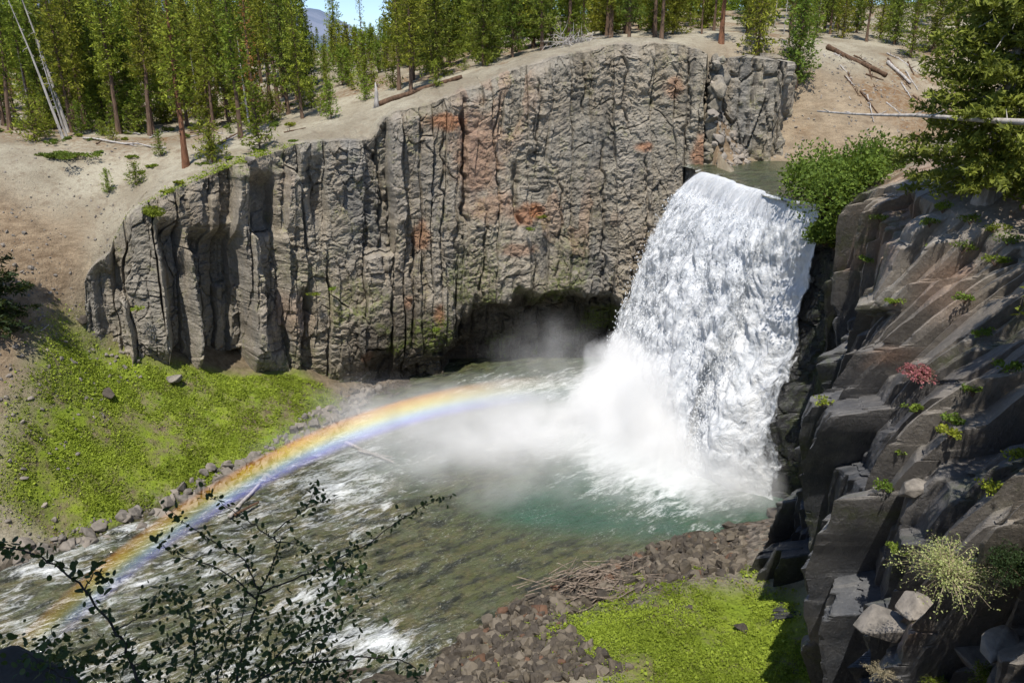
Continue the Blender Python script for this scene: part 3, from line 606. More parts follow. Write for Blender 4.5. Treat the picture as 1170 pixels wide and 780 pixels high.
def on_near(u, v):                                  # point of the near cliff seen at pixel (u, v)
    U, V = topix(np.stack([NX, NY, NZ], -1)); d = (U - u) ** 2 + (V - v) ** 2 + .02 * np.hypot(NX, NY) ** 1
    cand = np.argwhere(d < 16)
    if len(cand) == 0: i = np.unravel_index(np.argmin(d), d.shape)
    else:
        k = np.argmin([NY[tuple(c)] for c in cand]); i = tuple(cand[k])
    return np.array([NX[i], NY[i], NZ[i]])

# ------------------------------------------------------------------ waterfall
LIPc = np.array([(x, y, 30.0) for x, y in LIP])
BASc = np.array([(13.0, 98.5, -.4), (14.0, 91, -.4), (16.4, 81, -.4), (20.3, 72.5, -.4), (28.2, 65.0, -.4)])
def lipn(y): return .7 * fbm(y * .22, y * 0, 4, 77)
def spl(C, w):
    k = np.linspace(0, 1, len(C)); return np.stack([np.interp(w, k, C[:, j]) for j in range(3)], -1)
def fall_surface(w, t, push=0.0):
    L = spl(LIPc, w); L[..., 0] += lipn(L[..., 1]); B = spl(BASc, w)
    f = t ** (.62 + .5 * sst(.6, 1, w))
    P = L + (B - L) * f[..., None]; P[..., 2] = L[..., 2] + (B[..., 2] - L[..., 2]) * t
    P[..., 0] -= push; P[..., 1] -= push * .25
    bul = np.exp(-((w - .86) / .10) ** 2) * np.exp(-((t - .78) / .22) ** 2)      # rock rib under the right-hand cascade
    P[..., 0] -= 2.6 * bul; P[..., 1] -= 1.6 * bul
    return P
def waterfall():
    root = thing('waterfall', 'tall white waterfall plunging over the rock rim into the misty pool', 'waterfall', (0, 0, 0))
    for li, (push, n, m, thin0, amp) in enumerate(((.0, 300, 330, .0, .75), (.9, 240, 260, .62, .9))):
        w, t = np.meshgrid(np.linspace(0, 1, n), np.linspace(0, 1, m))
        wm = w * 29; sm = t * 32
        P = fall_surface(w, t, push * sst(0, .2, t))
        q = sm - 3 * fbm(wm * .2, sm * .03, 2, 8)
        D = amp * (.9 * fbm(wm * .38, q * .12, 4, 100 + li) + .55 * fbm(wm * 1.1, q * .5, 4, 120 + li, .6)) * sst(0, .12, t)
        f1, f2, c, _, _ = worley(wm * .55 + .4 * fbm(wm * .5, q * .4, 2, 3), q * .33, 140 + li); D += amp * (.55 - f1) * .9 * sst(.02, .2, t)
        P[..., 0] -= D; P[..., 1] -= D * .35; P[..., 2] += D * .2
        e = np.minimum(w * 29, (1 - w) * 29)
        thin = thin0 + .75 * sst(1.6, 0, e + .8 * fbm(sm * .3, wm, 3, 5)) + .40 * sst(.70, .88, w) * sst(.08, .25, t) * (1 - .45 * sst(.35, .6, t)) + .12 * sst(.88, .97, w)
        thin = thin + .56 * np.exp(-((w - .765) / .045) ** 2) * sst(.48, .64, t) * sst(1.0, .9, t) + .27 * sst(.78, .84, w) * sst(.35, .6, t)
        thin = np.clip(thin - .5 * np.exp(-((w - .62) / .12) ** 2), 0, 1.15 if li else 1)
        if li: thin = np.maximum(thin, .9 * sst(.14, .05, t))
        mk('water_sheet' if li == 0 else 'spray_curtain', P.reshape(-1, 3), gridF(m, n), M['fall'], root, smooth=True, attrs=dict(w=wm, s=q + li * 50, thin=thin))
    # stray clots of water thrown off the face
    rng = np.random.default_rng(5); N = 9000
    w = rng.uniform(.02, .80, N); t = rng.uniform(.04, 1, N) ** .8; P = fall_surface(w, t, 0) + rng.normal(0, 1, (N, 3)) * np.array([.45, .3, .35]) - np.array([1.0, .35, -.1]) * rng.uniform(.2, 1.1, N)[:, None]
    sz = rng.uniform(.03, .09, N); te = np.array([(1, 1, 1), (1, -1, -1), (-1, 1, -1), (-1, -1, 1)]) * .7
    V = (P[:, None] + te[None] * sz[:, None, None] * np.stack([np.ones(N), np.ones(N), rng.uniform(1, 2.6, N)], -1)[:, None]).reshape(-1, 3)
    F = (np.arange(N)[:, None, None] * 4 + np.array([(0, 1, 2), (0, 3, 1), (0, 2, 3), (1, 3, 2)])[None]).reshape(-1, 3)
    o = mk('spray_drops', V, F, M['foamwhite'], root); o['kind'] = 'stuff'
t_ = NT('white_foam'); M['foamwhite'] = t_.surf(t_.bsdf((.84, .86, .88), .7, spec=.3))
waterfall()
# wet rock wall behind the falls, joining the two cliffs
w, t = np.meshgrid(np.linspace(-.06, 1.08, 180), np.linspace(-.03, 1.02, 170))
P = fall_surface(np.clip(w, 0, 1), np.clip(t, 0, 1), -1.3); P[..., 1] += (np.clip(w, 0, 1) - w) * 29; P[..., 2] -= np.where(t < 0, -.0, 0) + .35
f1, f2, c1, ox, oy = worley(w * 29 / 2.2, t * 30 / 4, 7, 2.5)
f1b, f2b, c2, oxb, oyb = worley(w * 29 / .8, t * 30 / 1.2, 9, 2.5)
D = (c1 - .5) * .8 + ox * (sub(c1, 1) - .5) - .3 * sst(.1, 0, f2 - f1) + (c2 - .5) * .3 + .3 * fbm(w * 20, t * 20, 4, 2) - .5
bul = np.exp(-((w - .86) / .12) ** 2) * np.exp(-((t - .8) / .25) ** 2); D = D + bul * .9
P[..., 0] -= D; P[..., 1] -= D * .2
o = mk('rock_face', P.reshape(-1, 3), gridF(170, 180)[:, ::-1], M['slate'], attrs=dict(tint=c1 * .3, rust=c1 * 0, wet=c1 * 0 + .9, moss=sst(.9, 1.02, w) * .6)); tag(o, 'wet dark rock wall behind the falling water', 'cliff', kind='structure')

# ------------------------------------------------------------------ river, pool and the stream above
def water_sheet(name, X, Y, Z, n, m, deep, foam, label):
    o = mk(name, np.stack([X, Y, Z], -1).reshape(-1, 3), gridF(n, m), M['water'], smooth=True, attrs=dict(deep=deep, foam=foam, rapid=foam * 0))
    return tag(o, label, 'river', kind='structure')
gx = np.arange(-75, 30.1, .28); gy = np.arange(32, 108.1, .28); X, Y = np.meshgrid(gx, gy)
al = X * math.cos(math.radians(35)) + Y * math.sin(math.radians(35)); ac = -X * math.sin(math.radians(35)) + Y * math.cos(math.radians(35))
u, v = topix(np.stack([X, Y, X * 0], -1))
rap = sst(-2, -20, X + .35 * (Y - 70)) * .9
pl = np.exp(-(np.hypot((X - 16), (Y - 81) * .55) / 9) ** 2)               # churn at the foot of the falls
Z = .16 * fbm(al * .35, ac * .6, 5, 1, .6) + rap * .55 * fbm(al * .28, ac * .55, 5, 2, .65) + .6 * pl * (.6 + fbm(X * .4, Y * .4, 4, 3)) + .25 * sst(14, 5, np.hypot(X - 14, Y - 84)) * fbm(X * .5, Y * .5, 3, 4)
def blob(cu, cv, ru, rv, k): return k * np.exp(-((u - cu) / ru) ** 2 - ((v - cv) / rv) ** 2)
deep = np.clip(sst(-3, 11, X + .25 * (75 - Y)) + blob(450, 520, 80, 40, .7) + blob(600, 450, 90, 30, .8) + blob(610, 580, 90, 25, .6), 0, 1) * sst(57, 62, Y + .15 * (X - 8))
foam = .19 + rap * .33 + .8 * pl + blob(610, 437, 110, 18, .42) + blob(500, 480, 90, 30, .12) + blob(800, 545, 60, 40, .25) + blob(760, 520, 110, 40, .3) + blob(540, 520, 110, 50, .12) + blob(420, 560, 60, 40, .14) - blob(560, 620, 130, 45, .22) - blob(470, 680, 60, 30, .14)
for cu, cv, ru, rv, k in ((60, 650, 40, 10, .22), (150, 665, 40, 8, .28), (30, 715, 40, 14, .2), (100, 620, 25, 8, .2), (430, 732, 40, 16, .35), (360, 690, 30, 20, .15), (380, 560, 30, 12, .2), (400, 525, 40, 8, .15), (640, 560, 60, 12, .06)):
    foam = foam + blob(cu, cv, ru, rv, k)
foam = np.clip(foam + .10 * fbm(al * .07, ac * .16, 4, 6), 0, 1)
water_sheet('river', X, Y, Z, len(gy), len(gx), deep, foam, 'green plunge pool and white rapids running off to the left')
gx = np.arange(22, 85.1, .3); gy = np.arange(66.4, 112.1, .3); X, Y = np.meshgrid(gx, gy)
lx = np.interp(Y, [p[1] for p in LIP[::-1]], [p[0] for p in LIP[::-1]]) + lipn(Y); X = np.where(X < 30, lx - .35 + (X - 22) / 8 * (30 - lx + .35), X)
Zu = 30.0 + .06 * fbm(X * .6, Y * .9, 4, 1) + .02 * (X - lx).clip(0, 10) - .25 * sst(.8, -.4, X - lx)
fo = np.clip(.42 * sst(2.0, .2, X - lx + .8 * fbm(X * .8, Y * .8, 3, 9)) + .06 + .25 * sst(1.2, .2, np.abs(Y - 97 - (X - 24) * .6)) * sst(36, 30, X), 0, 1)
water_sheet('river', X, Y, Zu, len(gy), len(gx), np.full(X.shape, .25), fo, 'dark upper stream gliding to the lip of the falls')

# ------------------------------------------------------------------ trees
def conifer(seed, h, cb, rmax, nbr, leaf, trunk_r, per=.42, droop=.25, dens=4, lean=0., bare=12, shape=.8):
    r = np.random.default_rng(seed)
    tr, fo = MB(), MB()
    nz = 10; zz = np.linspace(-.4, h, nz); bend = np.c_[np.cumsum(r.normal(0, .05, nz)) * h / 20 + lean * zz, np.cumsum(r.normal(0, .05, nz)) * h / 20, zz]
    tr.add(*tube(bend, trunk_r * (1 - .93 * (zz.clip(0) / h) ** .9) * np.r_[1.35, np.ones(nz - 1)], 8))
    axis = lambda z: np.array([np.interp(z, zz, bend[:, k]) for k in range(3)])
    for i in range(bare):                              # dead snapped twigs on the lower trunk
        z = r.uniform(.12 * h, cb + .1 * h); a = r.uniform(0, 6.28); L = r.uniform(.3, 1.2) * min(1, rmax / 2); p = axis(z)
        d = np.array([math.cos(a), math.sin(a), r.uniform(-.4, .3)]); tr.add(*tube([p, p + d * L * .5, p + d * L + np.array([0, 0, -.1])], [.035, .025, .01], 3, False))
    Cs = []; Ds = []; Ls = []
    for i in range(nbr):
        q = (i + r.uniform(0, 1)) / nbr; z = cb + (h - cb) * q ** .92; tq = (z - cb) / (h - cb)
        L = rmax * (1 - tq) ** shape * r.uniform(.55, 1.1) * (.55 + .45 * min(1, tq * 6 + .35)) + .22
        a = i * 2.39996 + r.normal(0, .35); p = axis(z); sl = -droop + (droop + .55) * tq + r.normal(0, .10)
        d = np.array([math.cos(a), math.sin(a), sl]); e = p + d * L + np.array([0, 0, .10 * L])
        mid = p + d * L * .55 + np.array([0, 0, -.06 * L])
        tr.add(*tube([p, mid, e], [.022 * L / 2 + .018, .02, .008], 3, False))
        n = max(2, int(L * .85 / per)); f = np.linspace(.22 if L > 1 else .1, 1.02, n)
        pts = p[None] * ((1 - f) ** 2)[:, None] + 2 * ((1 - f) * f)[:, None] * mid[None] + (f ** 2)[:, None] * e[None]
        side = np.array([-math.sin(a), math.cos(a), 0]); wdt = .32 * L * (1.05 - f) * .8
        for g in range(2 if L > 1.1 else 1):
            Cs.append(pts + side[None] * (r.uniform(-1, 1, n) * wdt)[:, None] + r.normal(0, .06, (n, 3))); Ds.append(np.repeat((d + np.array([0, 0, .25]))[None], n, 0)); Ls.append(np.full(n, tq))
    C = np.repeat(np.concatenate(Cs), dens, 0); Dv = np.repeat(np.concatenate(Ds), dens, 0); n = len(C)
    cl = np.repeat(r.uniform(0, 1, n // dens), dens)
    C = C + r.normal(0, leaf * .42, (n, 3)); A = Dv / np.linalg.norm(Dv, axis=1)[:, None] * .5 + r.normal(0, .75, (n, 3)); A /= np.linalg.norm(A, axis=1)[:, None]
    B = np.cross(A, r.normal(0, 1, (n, 3))); B /= np.linalg.norm(B, axis=1)[:, None] + 1e-9
    s = leaf * r.uniform(.6, 1.25, n)[:, None]
    V = np.stack([C - A * s * .55 - B * s * .16, C - A * s * .1 + B * s * .30, C + A * s * .75], 1).reshape(-1, 3)
    fo.add(V, np.arange(3 * n).reshape(-1, 3), np.clip(.25 + .5 * cl + r.normal(0, .15, n), 0, 1))
    return tr, fo
def snag(seed, h, r0, nb=16, lean=.0):
    r = np.random.default_rng(seed); tr = MB(); zz = np.linspace(-.3, h, 8)
    b = np.c_[lean * zz + np.cumsum(r.normal(0, .05, 8)), np.cumsum(r.normal(0, .05, 8)), zz]; tr.add(*tube(b, r0 * (1 - .9 * zz.clip(0) / h), 7))
    for i in range(nb):
        z = r.uniform(.2, .97) * h; a = r.uniform(0, 6.28); L = r.uniform(.4, 1.6) * (1.1 - z / h); p = np.array([np.interp(z, zz, b[:, k]) for k in range(3)])
        d = np.array([math.cos(a), math.sin(a), r.uniform(-.5, .3)]); tr.add(*tube([p, p + d * L * .6, p + d * L - np.array([0, 0, .15])], [.045, .03, .01], 3, False))
    return tr
HOLD = {}
def proto(key, name, tr, fo, barkm, leafm):
    r = bpy.data.objects.new(name, None); COL.objects.link(r)
    tr.build('trunk', barkm, r)
    if fo: fo.build('crown', leafm, r)
    HOLD[key] = [r, False]
proto('tall_a', 'pine_tree', *conifer(1, 24, 6.5, 2.5, 125, .46, .30, bare=22), M['bark'], M['pine'])
proto('tall_b', 'pine_tree', *conifer(2, 26, 8.0, 2.7, 125, .46, .33, bare=26), M['bark'], M['pine'])
proto('tall_c', 'pine_tree', *conifer(3, 22, 4.0, 2.6, 140, .45, .28, bare=16), M['bark'], M['pine'])
proto('tall_d', 'pine_tree', *conifer(4, 23, 3.0, 2.9, 150, .46, .30, bare=10), M['bark'], M['fir'])
proto('red', 'pine_tree', *conifer(5, 25, 7.0, 2.5, 120, .46, .42, bare=26), M['redbark'], M['pine'])
proto('full', 'fir_tree', *conifer(6, 17, .7, 2.7, 170, .45, .24, bare=0, droop=.35), M['bark'], M['fir'])
proto('full2', 'fir_tree', *conifer(7, 13, .5, 2.1, 120, .40, .2, bare=0, droop=.3), M['bark'], M['pine'])
proto('rust', 'dead_pine', *conifer(8, 18, 3.0, 1.5, 75, .36, .22, dens=3, bare=20), M['bark'], M['dead'])
proto('young', 'young_pine', *conifer(9, 4.2, .25, 1.15, 60, .30, .07, per=.3, bare=0, droop=.05, shape=.7), M['bark'], M['young'])
proto('young2', 'young_pine', *conifer(10, 3.0, .1, 1.2, 50, .28, .06, per=.28, bare=0, droop=-.1, shape=.55), M['bark'], M['young'])
proto('thin', 'pine_tree', *conifer(11, 16, 4, 1.2, 60, .36, .15, dens=4, bare=18), M['bark'], M['pine'])
proto('snag', 'dead_snag', snag(12, 17, .2), None, M['grey'], None)
proto('snag2', 'dead_snag', snag(13, 13, .17, 24), None, M['grey'], None)
proto('cone', 'fir_tree', *conifer(14, 15, .8, 3.5, 190, .42, .22, bare=0, droop=.3, dens=5, shape=1.0), M['bark'], M['pine'])
proto('cone2', 'fir_tree', *conifer(15, 19, 1.6, 3.6, 200, .44, .27, bare=4, droop=.25, dens=5, shape=.95), M['bark'], M['fir'])
RT = random.Random(3)
def plant(key, loc, label, cat, group=None, s=1.0, rz=None, tilt=(0, 0)):
    h = HOLD[key]
    if h[1]: o = copy_tree(h[0])
    else: o = h[0]; h[1] = True
    o.location = loc; o.scale = (s,) * 3; o.rotation_euler = (tilt[0], tilt[1], RT.uniform(0, 6.28) if rz is None else rz)
    for k in ('label', 'category', 'group'):
        if k in o: del o[k]
    return tag(o, label, cat, group)

# trees told apart in the photograph
for key, u, Y, s, tilt, label in (
    ('red', 213, 88, .92, (0, .02), 'tall pine with reddish bare trunk standing alone at the cliff edge above the left buttress'),
    ('tall_b', 172, 106, 1.0, (0, -.05), 'tall pine with leaning brown trunk, behind the lone reddish-trunked pine'),
    ('tall_d', 103, 124, 1.25, (0, -.03), 'thick dark trunked conifer left of the leaning brown trunk on the plateau'),
    ('tall_a', 12, 104, 1.0, (0, -.1), 'pine leaning inward at the far left end of the plateau'),
    ('tall_c', 140, 110, .9, (0, -.02), 'slim green pine between the dark thick trunk and the leaning trunk'),
    ('tall_a', 275, 99, 1.0, (0, 0), 'dark slender pine right beside the small bushy pine on the left rim'),
    ('tall_c', 262, 112, 1.05, (0, -.02), 'dense green pine behind the slender dark pine on the left rim'),
    ('rust', 292, 106, 1.1, (0, 0), 'dying pine with rust-orange needles behind the left rim'),
    ('rust', 18, 124, 1.2, (0, -.05), 'dying pine with orange needles at the far left of the forest'),
    ('tall_d', 330, 112, 1.0, (0, 0), 'dark conifer with ragged tall crown left of the sky gap'),
    ('tall_c', 345, 107, .8, (0, 0), 'yellowish green pine next to the ragged dark conifer'),
    ('tall_c', 470, 105.5, .95, (0, 0), 'pine rising from behind the fallen log on the middle rim'),
    ('tall_a', 456, 112, .98, (0, .01), 'pine just behind the pine at the fallen log'),
    ('full', 500, 114, 1.15, (0, 0), 'dense dark fir clothed to the ground right of the fallen log'),
    ('full', 553, 119, 1.05, (0, 0), 'bright broad fir left of the grey brush pile'),
    ('full2', 630, 126, 1.35, (0, 0), 'full green fir just left of the grey brush pile on the rim'),
    ('tall_b', 650, 124, 1.0, (0, 0), 'dark straight trunk rising right behind the grey brush pile'),
    ('tall_c', 697, 128, .9, (0, 0), 'round crowned pine right of the dark straight trunk'),
    ('tall_b', 748, 128, 1.0, (0, .03), 'bare trunked pine left of the high point of the cliff'),
    ('red', 824, 119, .95, (0, .06), 'pine with reddish leaning trunk above the right end of the cliff'),
    ('full2', 865, 117, 1.3, (0, 0), 'bushy leaning pine above the small rock crag'),
    ('full', 908, 114, 1.1, (0, 0), 'dark fir at the edge of the brown slope by the crag'),
    ('tall_a', 384, 185, .85, (0, 0), 'distant lone pine standing against the sky gap'),
    ('thin', 414, 200, 1.0, (0, 0), 'distant thin pine seen against the blue mountain')):
    plant(key, seat(u, Y), label, 'tree', s=s, tilt=tilt)
for u, Y, s, tl, label in ((72, 100, 1.1, (-.05, -.24), 'bleached bare snag leaning left, front one of three on the plateau'), (78, 106, 1.25, (0, -.17), 'tall bleached snag leaning behind the front leaning snag'), (76, 103, .95, (.05, -.12), 'thin bare snag least tilted of the three leaning ones'),
                    (286, 104, .9, (0, -.05), 'grey dead snag rising beside the orange dying pine')):
    plant('snag' if s > 1 else 'snag2', seat(u, Y), label, 'dead tree', s=s, tilt=tl, rz=0)
plant('young', seat(297, 91), 'small bushy young pine right on the left cliff rim', 'tree', s=1.75)
plant('young2', seat(243, 88.5), 'knee-branched young pine at the rim between two trunks', 'tree', s=1.45)
plant('young', seat(498, 104.5), 'little bright sapling beside the fallen log', 'tree', s=.8)
plant('young2', seat(40, 97), 'spreading young pine beside the low green mat', 'tree', s=1.7)
# the forest behind
placed = []
def spaced(x, y, d):
    for a, b in placed:
        if (x - a) ** 2 + (y - b) ** 2 < d * d: return False
    placed.append((x, y)); return True
for u, Y, key, s in ((932, 140, 'full2', .8), (948, 150, 'tall_c', .8), (962, 142, 'full2', 1.0), (978, 156, 'full', .9), (990, 140, 'tall_a', .8), (1005, 146, 'full2', .9), (1022, 138, 'full', .9), (1040, 128, 'full2', 1.0), (1065, 132, 'full', 1.0), (1090, 140, 'tall_c', 1.0), (1120, 130, 'full', 1.0), (1150, 125, 'full2', 1.1), (918, 132, 'full2', .7), (955, 170, 'tall_d', .9), (985, 175, 'tall_c', 1.0), (1015, 165, 'full', 1.0), (1045, 160, 'tall_d', 1.0)):
    q = seat(u, Y); placed.append(q[:2]); plant(key, q, 'conifer in the open forest above the brown slope and crag', 'tree', 'conifers above the brown slope', s)
for q in ((23.5, 27.5, 30.2), (27.5, 33.5, 31), (31, 38.5, 32.2), (19.5, 20.5, 31), (33, 31, 34)):
    plant('full', q, 'overlook fir on the right rim that shades the slab cliff', 'tree', 'firs on the right rim beyond the frame', 1.05)
cnt = 0; tries = 0
while cnt < 165 and tries < 6000:
    tries += 1; u = RT.uniform(-40, 1010); Y = 106 + 62 * RT.random() ** 1.2
    gap = 352 < u < 452
    if gap and Y < 135: continue
    if u > 790 and Y < 121: continue
    if u > 915 and Y < 146: continue
    if 430 < u and Y < 119: continue
    x, y, z = seat(u, Y)
    if not spaced(x, y, 2.6): continue
    if u < 352: key = RT.choice(['tall_a', 'tall_b', 'tall_b', 'tall_c', 'tall_c', 'tall_a', 'thin', 'full2', 'snag2', 'cone', 'cone2', 'cone', 'full']); s = RT.uniform(.75, 1.15); lb, g = 'green pine in the dense forest on the left plateau', 'pines in the left plateau forest'
    elif gap: key = RT.choice(['full2', 'young', 'full2']); s = RT.uniform(.35, .55) if key != 'young' else 1.4; lb, g = 'young bright conifer on the open slope below the sky gap', 'small conifers below the sky gap'
    elif u < 780: key = RT.choice(['tall_c', 'full', 'cone', 'cone2', 'tall_d', 'tall_a', 'cone']); s = RT.uniform(.8, 1.15); lb, g = 'green conifer in the forest along the middle of the cliff top', 'conifers behind the middle rim'
    else: key = RT.choice(['tall_c', 'cone', 'tall_a', 'thin', 'cone2', 'snag2']); s = RT.uniform(.7, 1.05); lb, g = 'conifer in the open forest above the brown slope and crag', 'conifers above the brown slope'
    plant(key, (x, y, z), lb, 'tree', g, s); cnt += 1
def far_wood():
    mb = MB(); r = np.random.default_rng(77); n = 0
    parts = []
    for k, (h, cbase, rm, nb) in enumerate(((20, 2.5, 2.6, 60), (23, 5, 2.6, 60), (16, .6, 2.4, 60))):
        tr, fo = conifer(900 + k, h, cbase, rm, nb, .85, .3, per=.75, dens=4, bare=0); parts.append((np.concatenate(tr.V), np.concatenate(tr.F), np.concatenate(fo.V), np.concatenate(fo.F), np.concatenate(fo.T)))
    while n < 420:
        u = r.uniform(-60, 1120); Y = r.uniform(160, 330); D = 0; x = (u - 585) / FPX * (Y * 1.0); x, y = x * .97, Y
        if 345 < u < 460 and (Y < 210 or r.random() < .55): continue
        if u > 900 and r.random() < .5: continue
        R_ = math.hypot(x, y); k = min(1, 232 / R_)
        z = float(gz(np.array([x]), np.array([y]))[0]) if R_ < 228 else hill_z(x, y)
        s = r.uniform(.75, 1.15) * (.45 if 345 < u < 460 else 1); p = parts[r.integers(3)]; a = r.uniform(0, 6.28); c, q = math.cos(a) * s, math.sin(a) * s
        for V, F, T in ((p[2], p[3], p[4]),):
            mb.add(np.stack([V[:, 0] * c - V[:, 1] * q + x, V[:, 0] * q + V[:, 1] * c + y, V[:, 2] * s + z], 1), F, np.clip(T + r.normal(0, .12), 0, 1))
        n += 1
    return tag(mb.build('forest', M['pine']), 'far wood of conifers closing the view behind the plateau', 'forest', kind='stuff')
far_wood()
# young growth on the plateau
cnt = 0
for i in range(34):
    u = RT.uniform(346, 462); Y = RT.uniform(112, 205); q = seat(u, Y); kk = RT.choice(['young', 'young', 'young2', 'full2'])
    plant(kk, q, 'young bright conifer on the open slope below the sky gap', 'tree', 'small conifers below the sky gap', RT.uniform(.32, .5) if kk == 'full2' else RT.uniform(.9, 1.9))
while cnt < 60:
    u = RT.uniform(-10, 560); Y = RT.uniform(87, 150); x, y, z = seat(u, Y)
    if u > 260 and Y < 97: continue
    if u > 430 and Y < 112: continue
    if not inpoly(np.array([x]), np.array([y]), UPPER)[0] or polydist(np.array([x]), np.array([y]), off, False)[0] < 1.5: continue
    if not spaced(x, y, 1.3): continue
    plant(RT.choice(['young', 'young2']), (x, y, z), 'small bright green pine sapling on the pale plateau soil', 'sapling', 'saplings on the plateau', RT.uniform(.4, 1.5)); cnt += 1

def leafblob(seed, n, size, leaf, lobes=9, flat=.7, wood=None, upright=.3, shell=.5):
    r = np.random.default_rng(seed); fo, st = MB(), MB()
    L = r.normal(0, .42, (lobes, 3)) * np.array([size, size, size * flat * .6]); L[:, 2] = np.abs(L[:, 2]) + size * flat * .35
    R = r.uniform(.28, .5, lobes) * size
    k = r.integers(0, lobes, n); d = r.normal(0, 1, (n, 3)); d /= np.linalg.norm(d, axis=1)[:, None]
    C = L[k] + d * (R[k] * (shell + (1 - shell) * r.uniform(0, 1, n)))[:, None] * np.array([1, 1, flat]); C[:, 2] = np.maximum(C[:, 2], .03)
    A = d * .5 + r.normal(0, .6, (n, 3)) + np.array([0, 0, upright]); A /= np.linalg.norm(A, axis=1)[:, None]; B = np.cross(A, r.normal(0, 1, (n, 3))); B /= np.linalg.norm(B, axis=1)[:, None] + 1e-9
    s = leaf * r.uniform(.6, 1.3, n)[:, None]
    V = np.stack([C - A * s * .5, C + B * s * .35, C + A * s * .6, C - B * s * .35], 1).reshape(-1, 3)
    fo.add(V, np.arange(4 * n).reshape(-1, 4), np.clip(r.uniform(0, 1, lobes)[k] * .5 + r.uniform(0, .5, n), 0, 1))
    for i in range(lobes): st.add(*tube([(0, 0, -.2), L[i] * .5 + r.normal(0, .05 * size, 3), L[i]], [.03 * size, .02 * size, .008 * size], 4, False))
    return st, fo
def shrub(name, label, cat, loc, seed, n, size, leaf, mat, group=None, barkm='bark', **kw):
    t = thing(name, label, cat, tuple(loc), 0, group); st, fo = leafblob(seed, n, size, leaf, **kw)
    st.build('stem', M[barkm], t); fo.build('foliage', M[mat], t); return t
shrub('green_bush', 'low dark green mat of shrub on the pale plateau soil at left', 'bush', seat(70, 92), 3, 2600, 2.6, .24, 'bush', flat=.22, lobes=12)
shrub('green_bush', 'green plant clump capping the left buttress of the cliff', 'bush', at(172, 242, 81.3) + np.array([0, .3, -.4]), 4, 1300, 1.5, .24, 'young', flat=.6)
shrub('green_bush', 'small green bush at the foot of the rock crag', 'bush', at(858, 122, 109) + np.array([0, 0, -.3]), 5, 500, .8, .2, 'bush')
for i, (u, v, Y) in enumerate(((204, 205, 84.5), (192, 218, 83), (265, 186, 89), (298, 184, 90.5), (335, 162, 93), (232, 192, 88), (160, 190, 90), (175, 185, 91), (150, 175, 94))):
    s = seat(u, Y); shrub('rim_plant', 'tuft of yellow-green plants along the left cliff rim', 'plant', s, 20 + i, 420, .75, .2, 'young', 'plants along the left rim', flat=.4)

def log(name, label, a, b, r0, r1, mat, seed=0, bend=.15, branches=0, cat='log', group=None):
    r = np.random.default_rng(seed); a = np.asarray(a, float); b = np.asarray(b, float); f = np.linspace(0, 1, 7)
    L = np.linalg.norm(b - a); P = np.outer(1 - f, [0, 0, 0]) + np.outer(f, b - a); P[1:-1] += r.normal(0, bend * L * .04, (5, 3))
    g_ = np.linspace(0, 1, 15); P = np.stack([np.interp(g_, f, P[:, k]) for k in range(3)], 1); t = MB(); t.add(*tube(P + r.normal(0, .05 * r0, P.shape), (r0 + (r1 - r0) * g_) * r.uniform(.85, 1.12, 15), 8))
    for i in range(branches):
        q = r.uniform(.1, .95); p = (b - a) * q; d = r.normal(0, 1, 3); d[2] = abs(d[2]) * .6; d /= np.linalg.norm(d); l = r.uniform(.3, 1.1)
        t.add(*tube([p, p + d * l * .6, p + d * l], [.05, .03, .01], 4, False))
    o = t.build(name, M[mat], None, True); o.location = a; return tag(o, label, cat, group)
def glog(label, u0, Y0, u1, Y1, r0, r1, mat, seed, lift=.12, br=3):
    a = np.array(seat(u0, Y0)); b = np.array(seat(u1, Y1)); a[2] += lift; b[2] += lift
    return log('fallen_log', label, a, b, r0, r1, mat, seed, branches=br)
for i in range(22):
    u = RT.uniform(925, 1045); Y = RT.uniform(112, 130); f_ = RT.uniform(-14, 14)
    glog('dead branch in the tangle around the dark trunk on the brown slope', u, Y, u + RT.uniform(6, 24), Y - abs(f_) * .5, .13, .05, RT.choice(['grey', 'brownwood', 'brownwood']), 500 + i, .12, 6)
    bpy.context.scene.collection.objects[-1]['group'] = 'dead branches on the right brown slope'
cnt = 0
while cnt < 44:
    u = RT.uniform(-10, 345); Y = RT.uniform(95, 128); x, y, z = seat(u, Y)
    if u > 230 and Y < 100: continue
    if not spaced(x, y, 1.2): continue
    shrub('low_shrub', 'low green shrub on the pale forest floor of the left plateau', 'bush', (x, y, z - .05), 300 + cnt, 260, RT.uniform(.5, 1.15), .22, RT.choice(['bush', 'young', 'young']), 'shrubs on the left plateau', flat=.6, lobes=6); cnt += 1
for i in range(16):
    u = RT.uniform(-5, 330); Y = RT.uniform(96, 126); d = RT.uniform(-16, 16)
    glog('weathered fallen branch lying on the left plateau forest floor', u, Y, u + RT.uniform(10, 26), Y + d * .4, .11, .05, RT.choice(['grey', 'grey', 'brownwood']), 400 + i, .08, 4)
    bpy.context.scene.collection.objects[-1]['group'] = 'fallen branches on the left plateau'
# big leafy bush by the lip of the falls
bl = np.array([31.6, 68.5, 29.0])
shrub('leafy_bush', 'large leafy green bush overhanging the right end of the waterfall lip', 'bush', bl, 31, 24000, 6.2, .30, 'bush', flat=1.0, lobes=34, shell=.35)
shrub('leafy_bush', 'smaller leafy bush drooping over the rocks below the big bush by the falls', 'bush', (28.4, 66.2, 26.6), 32, 6000, 2.7, .26, 'bush', flat=.8, lobes=12, shell=.35)
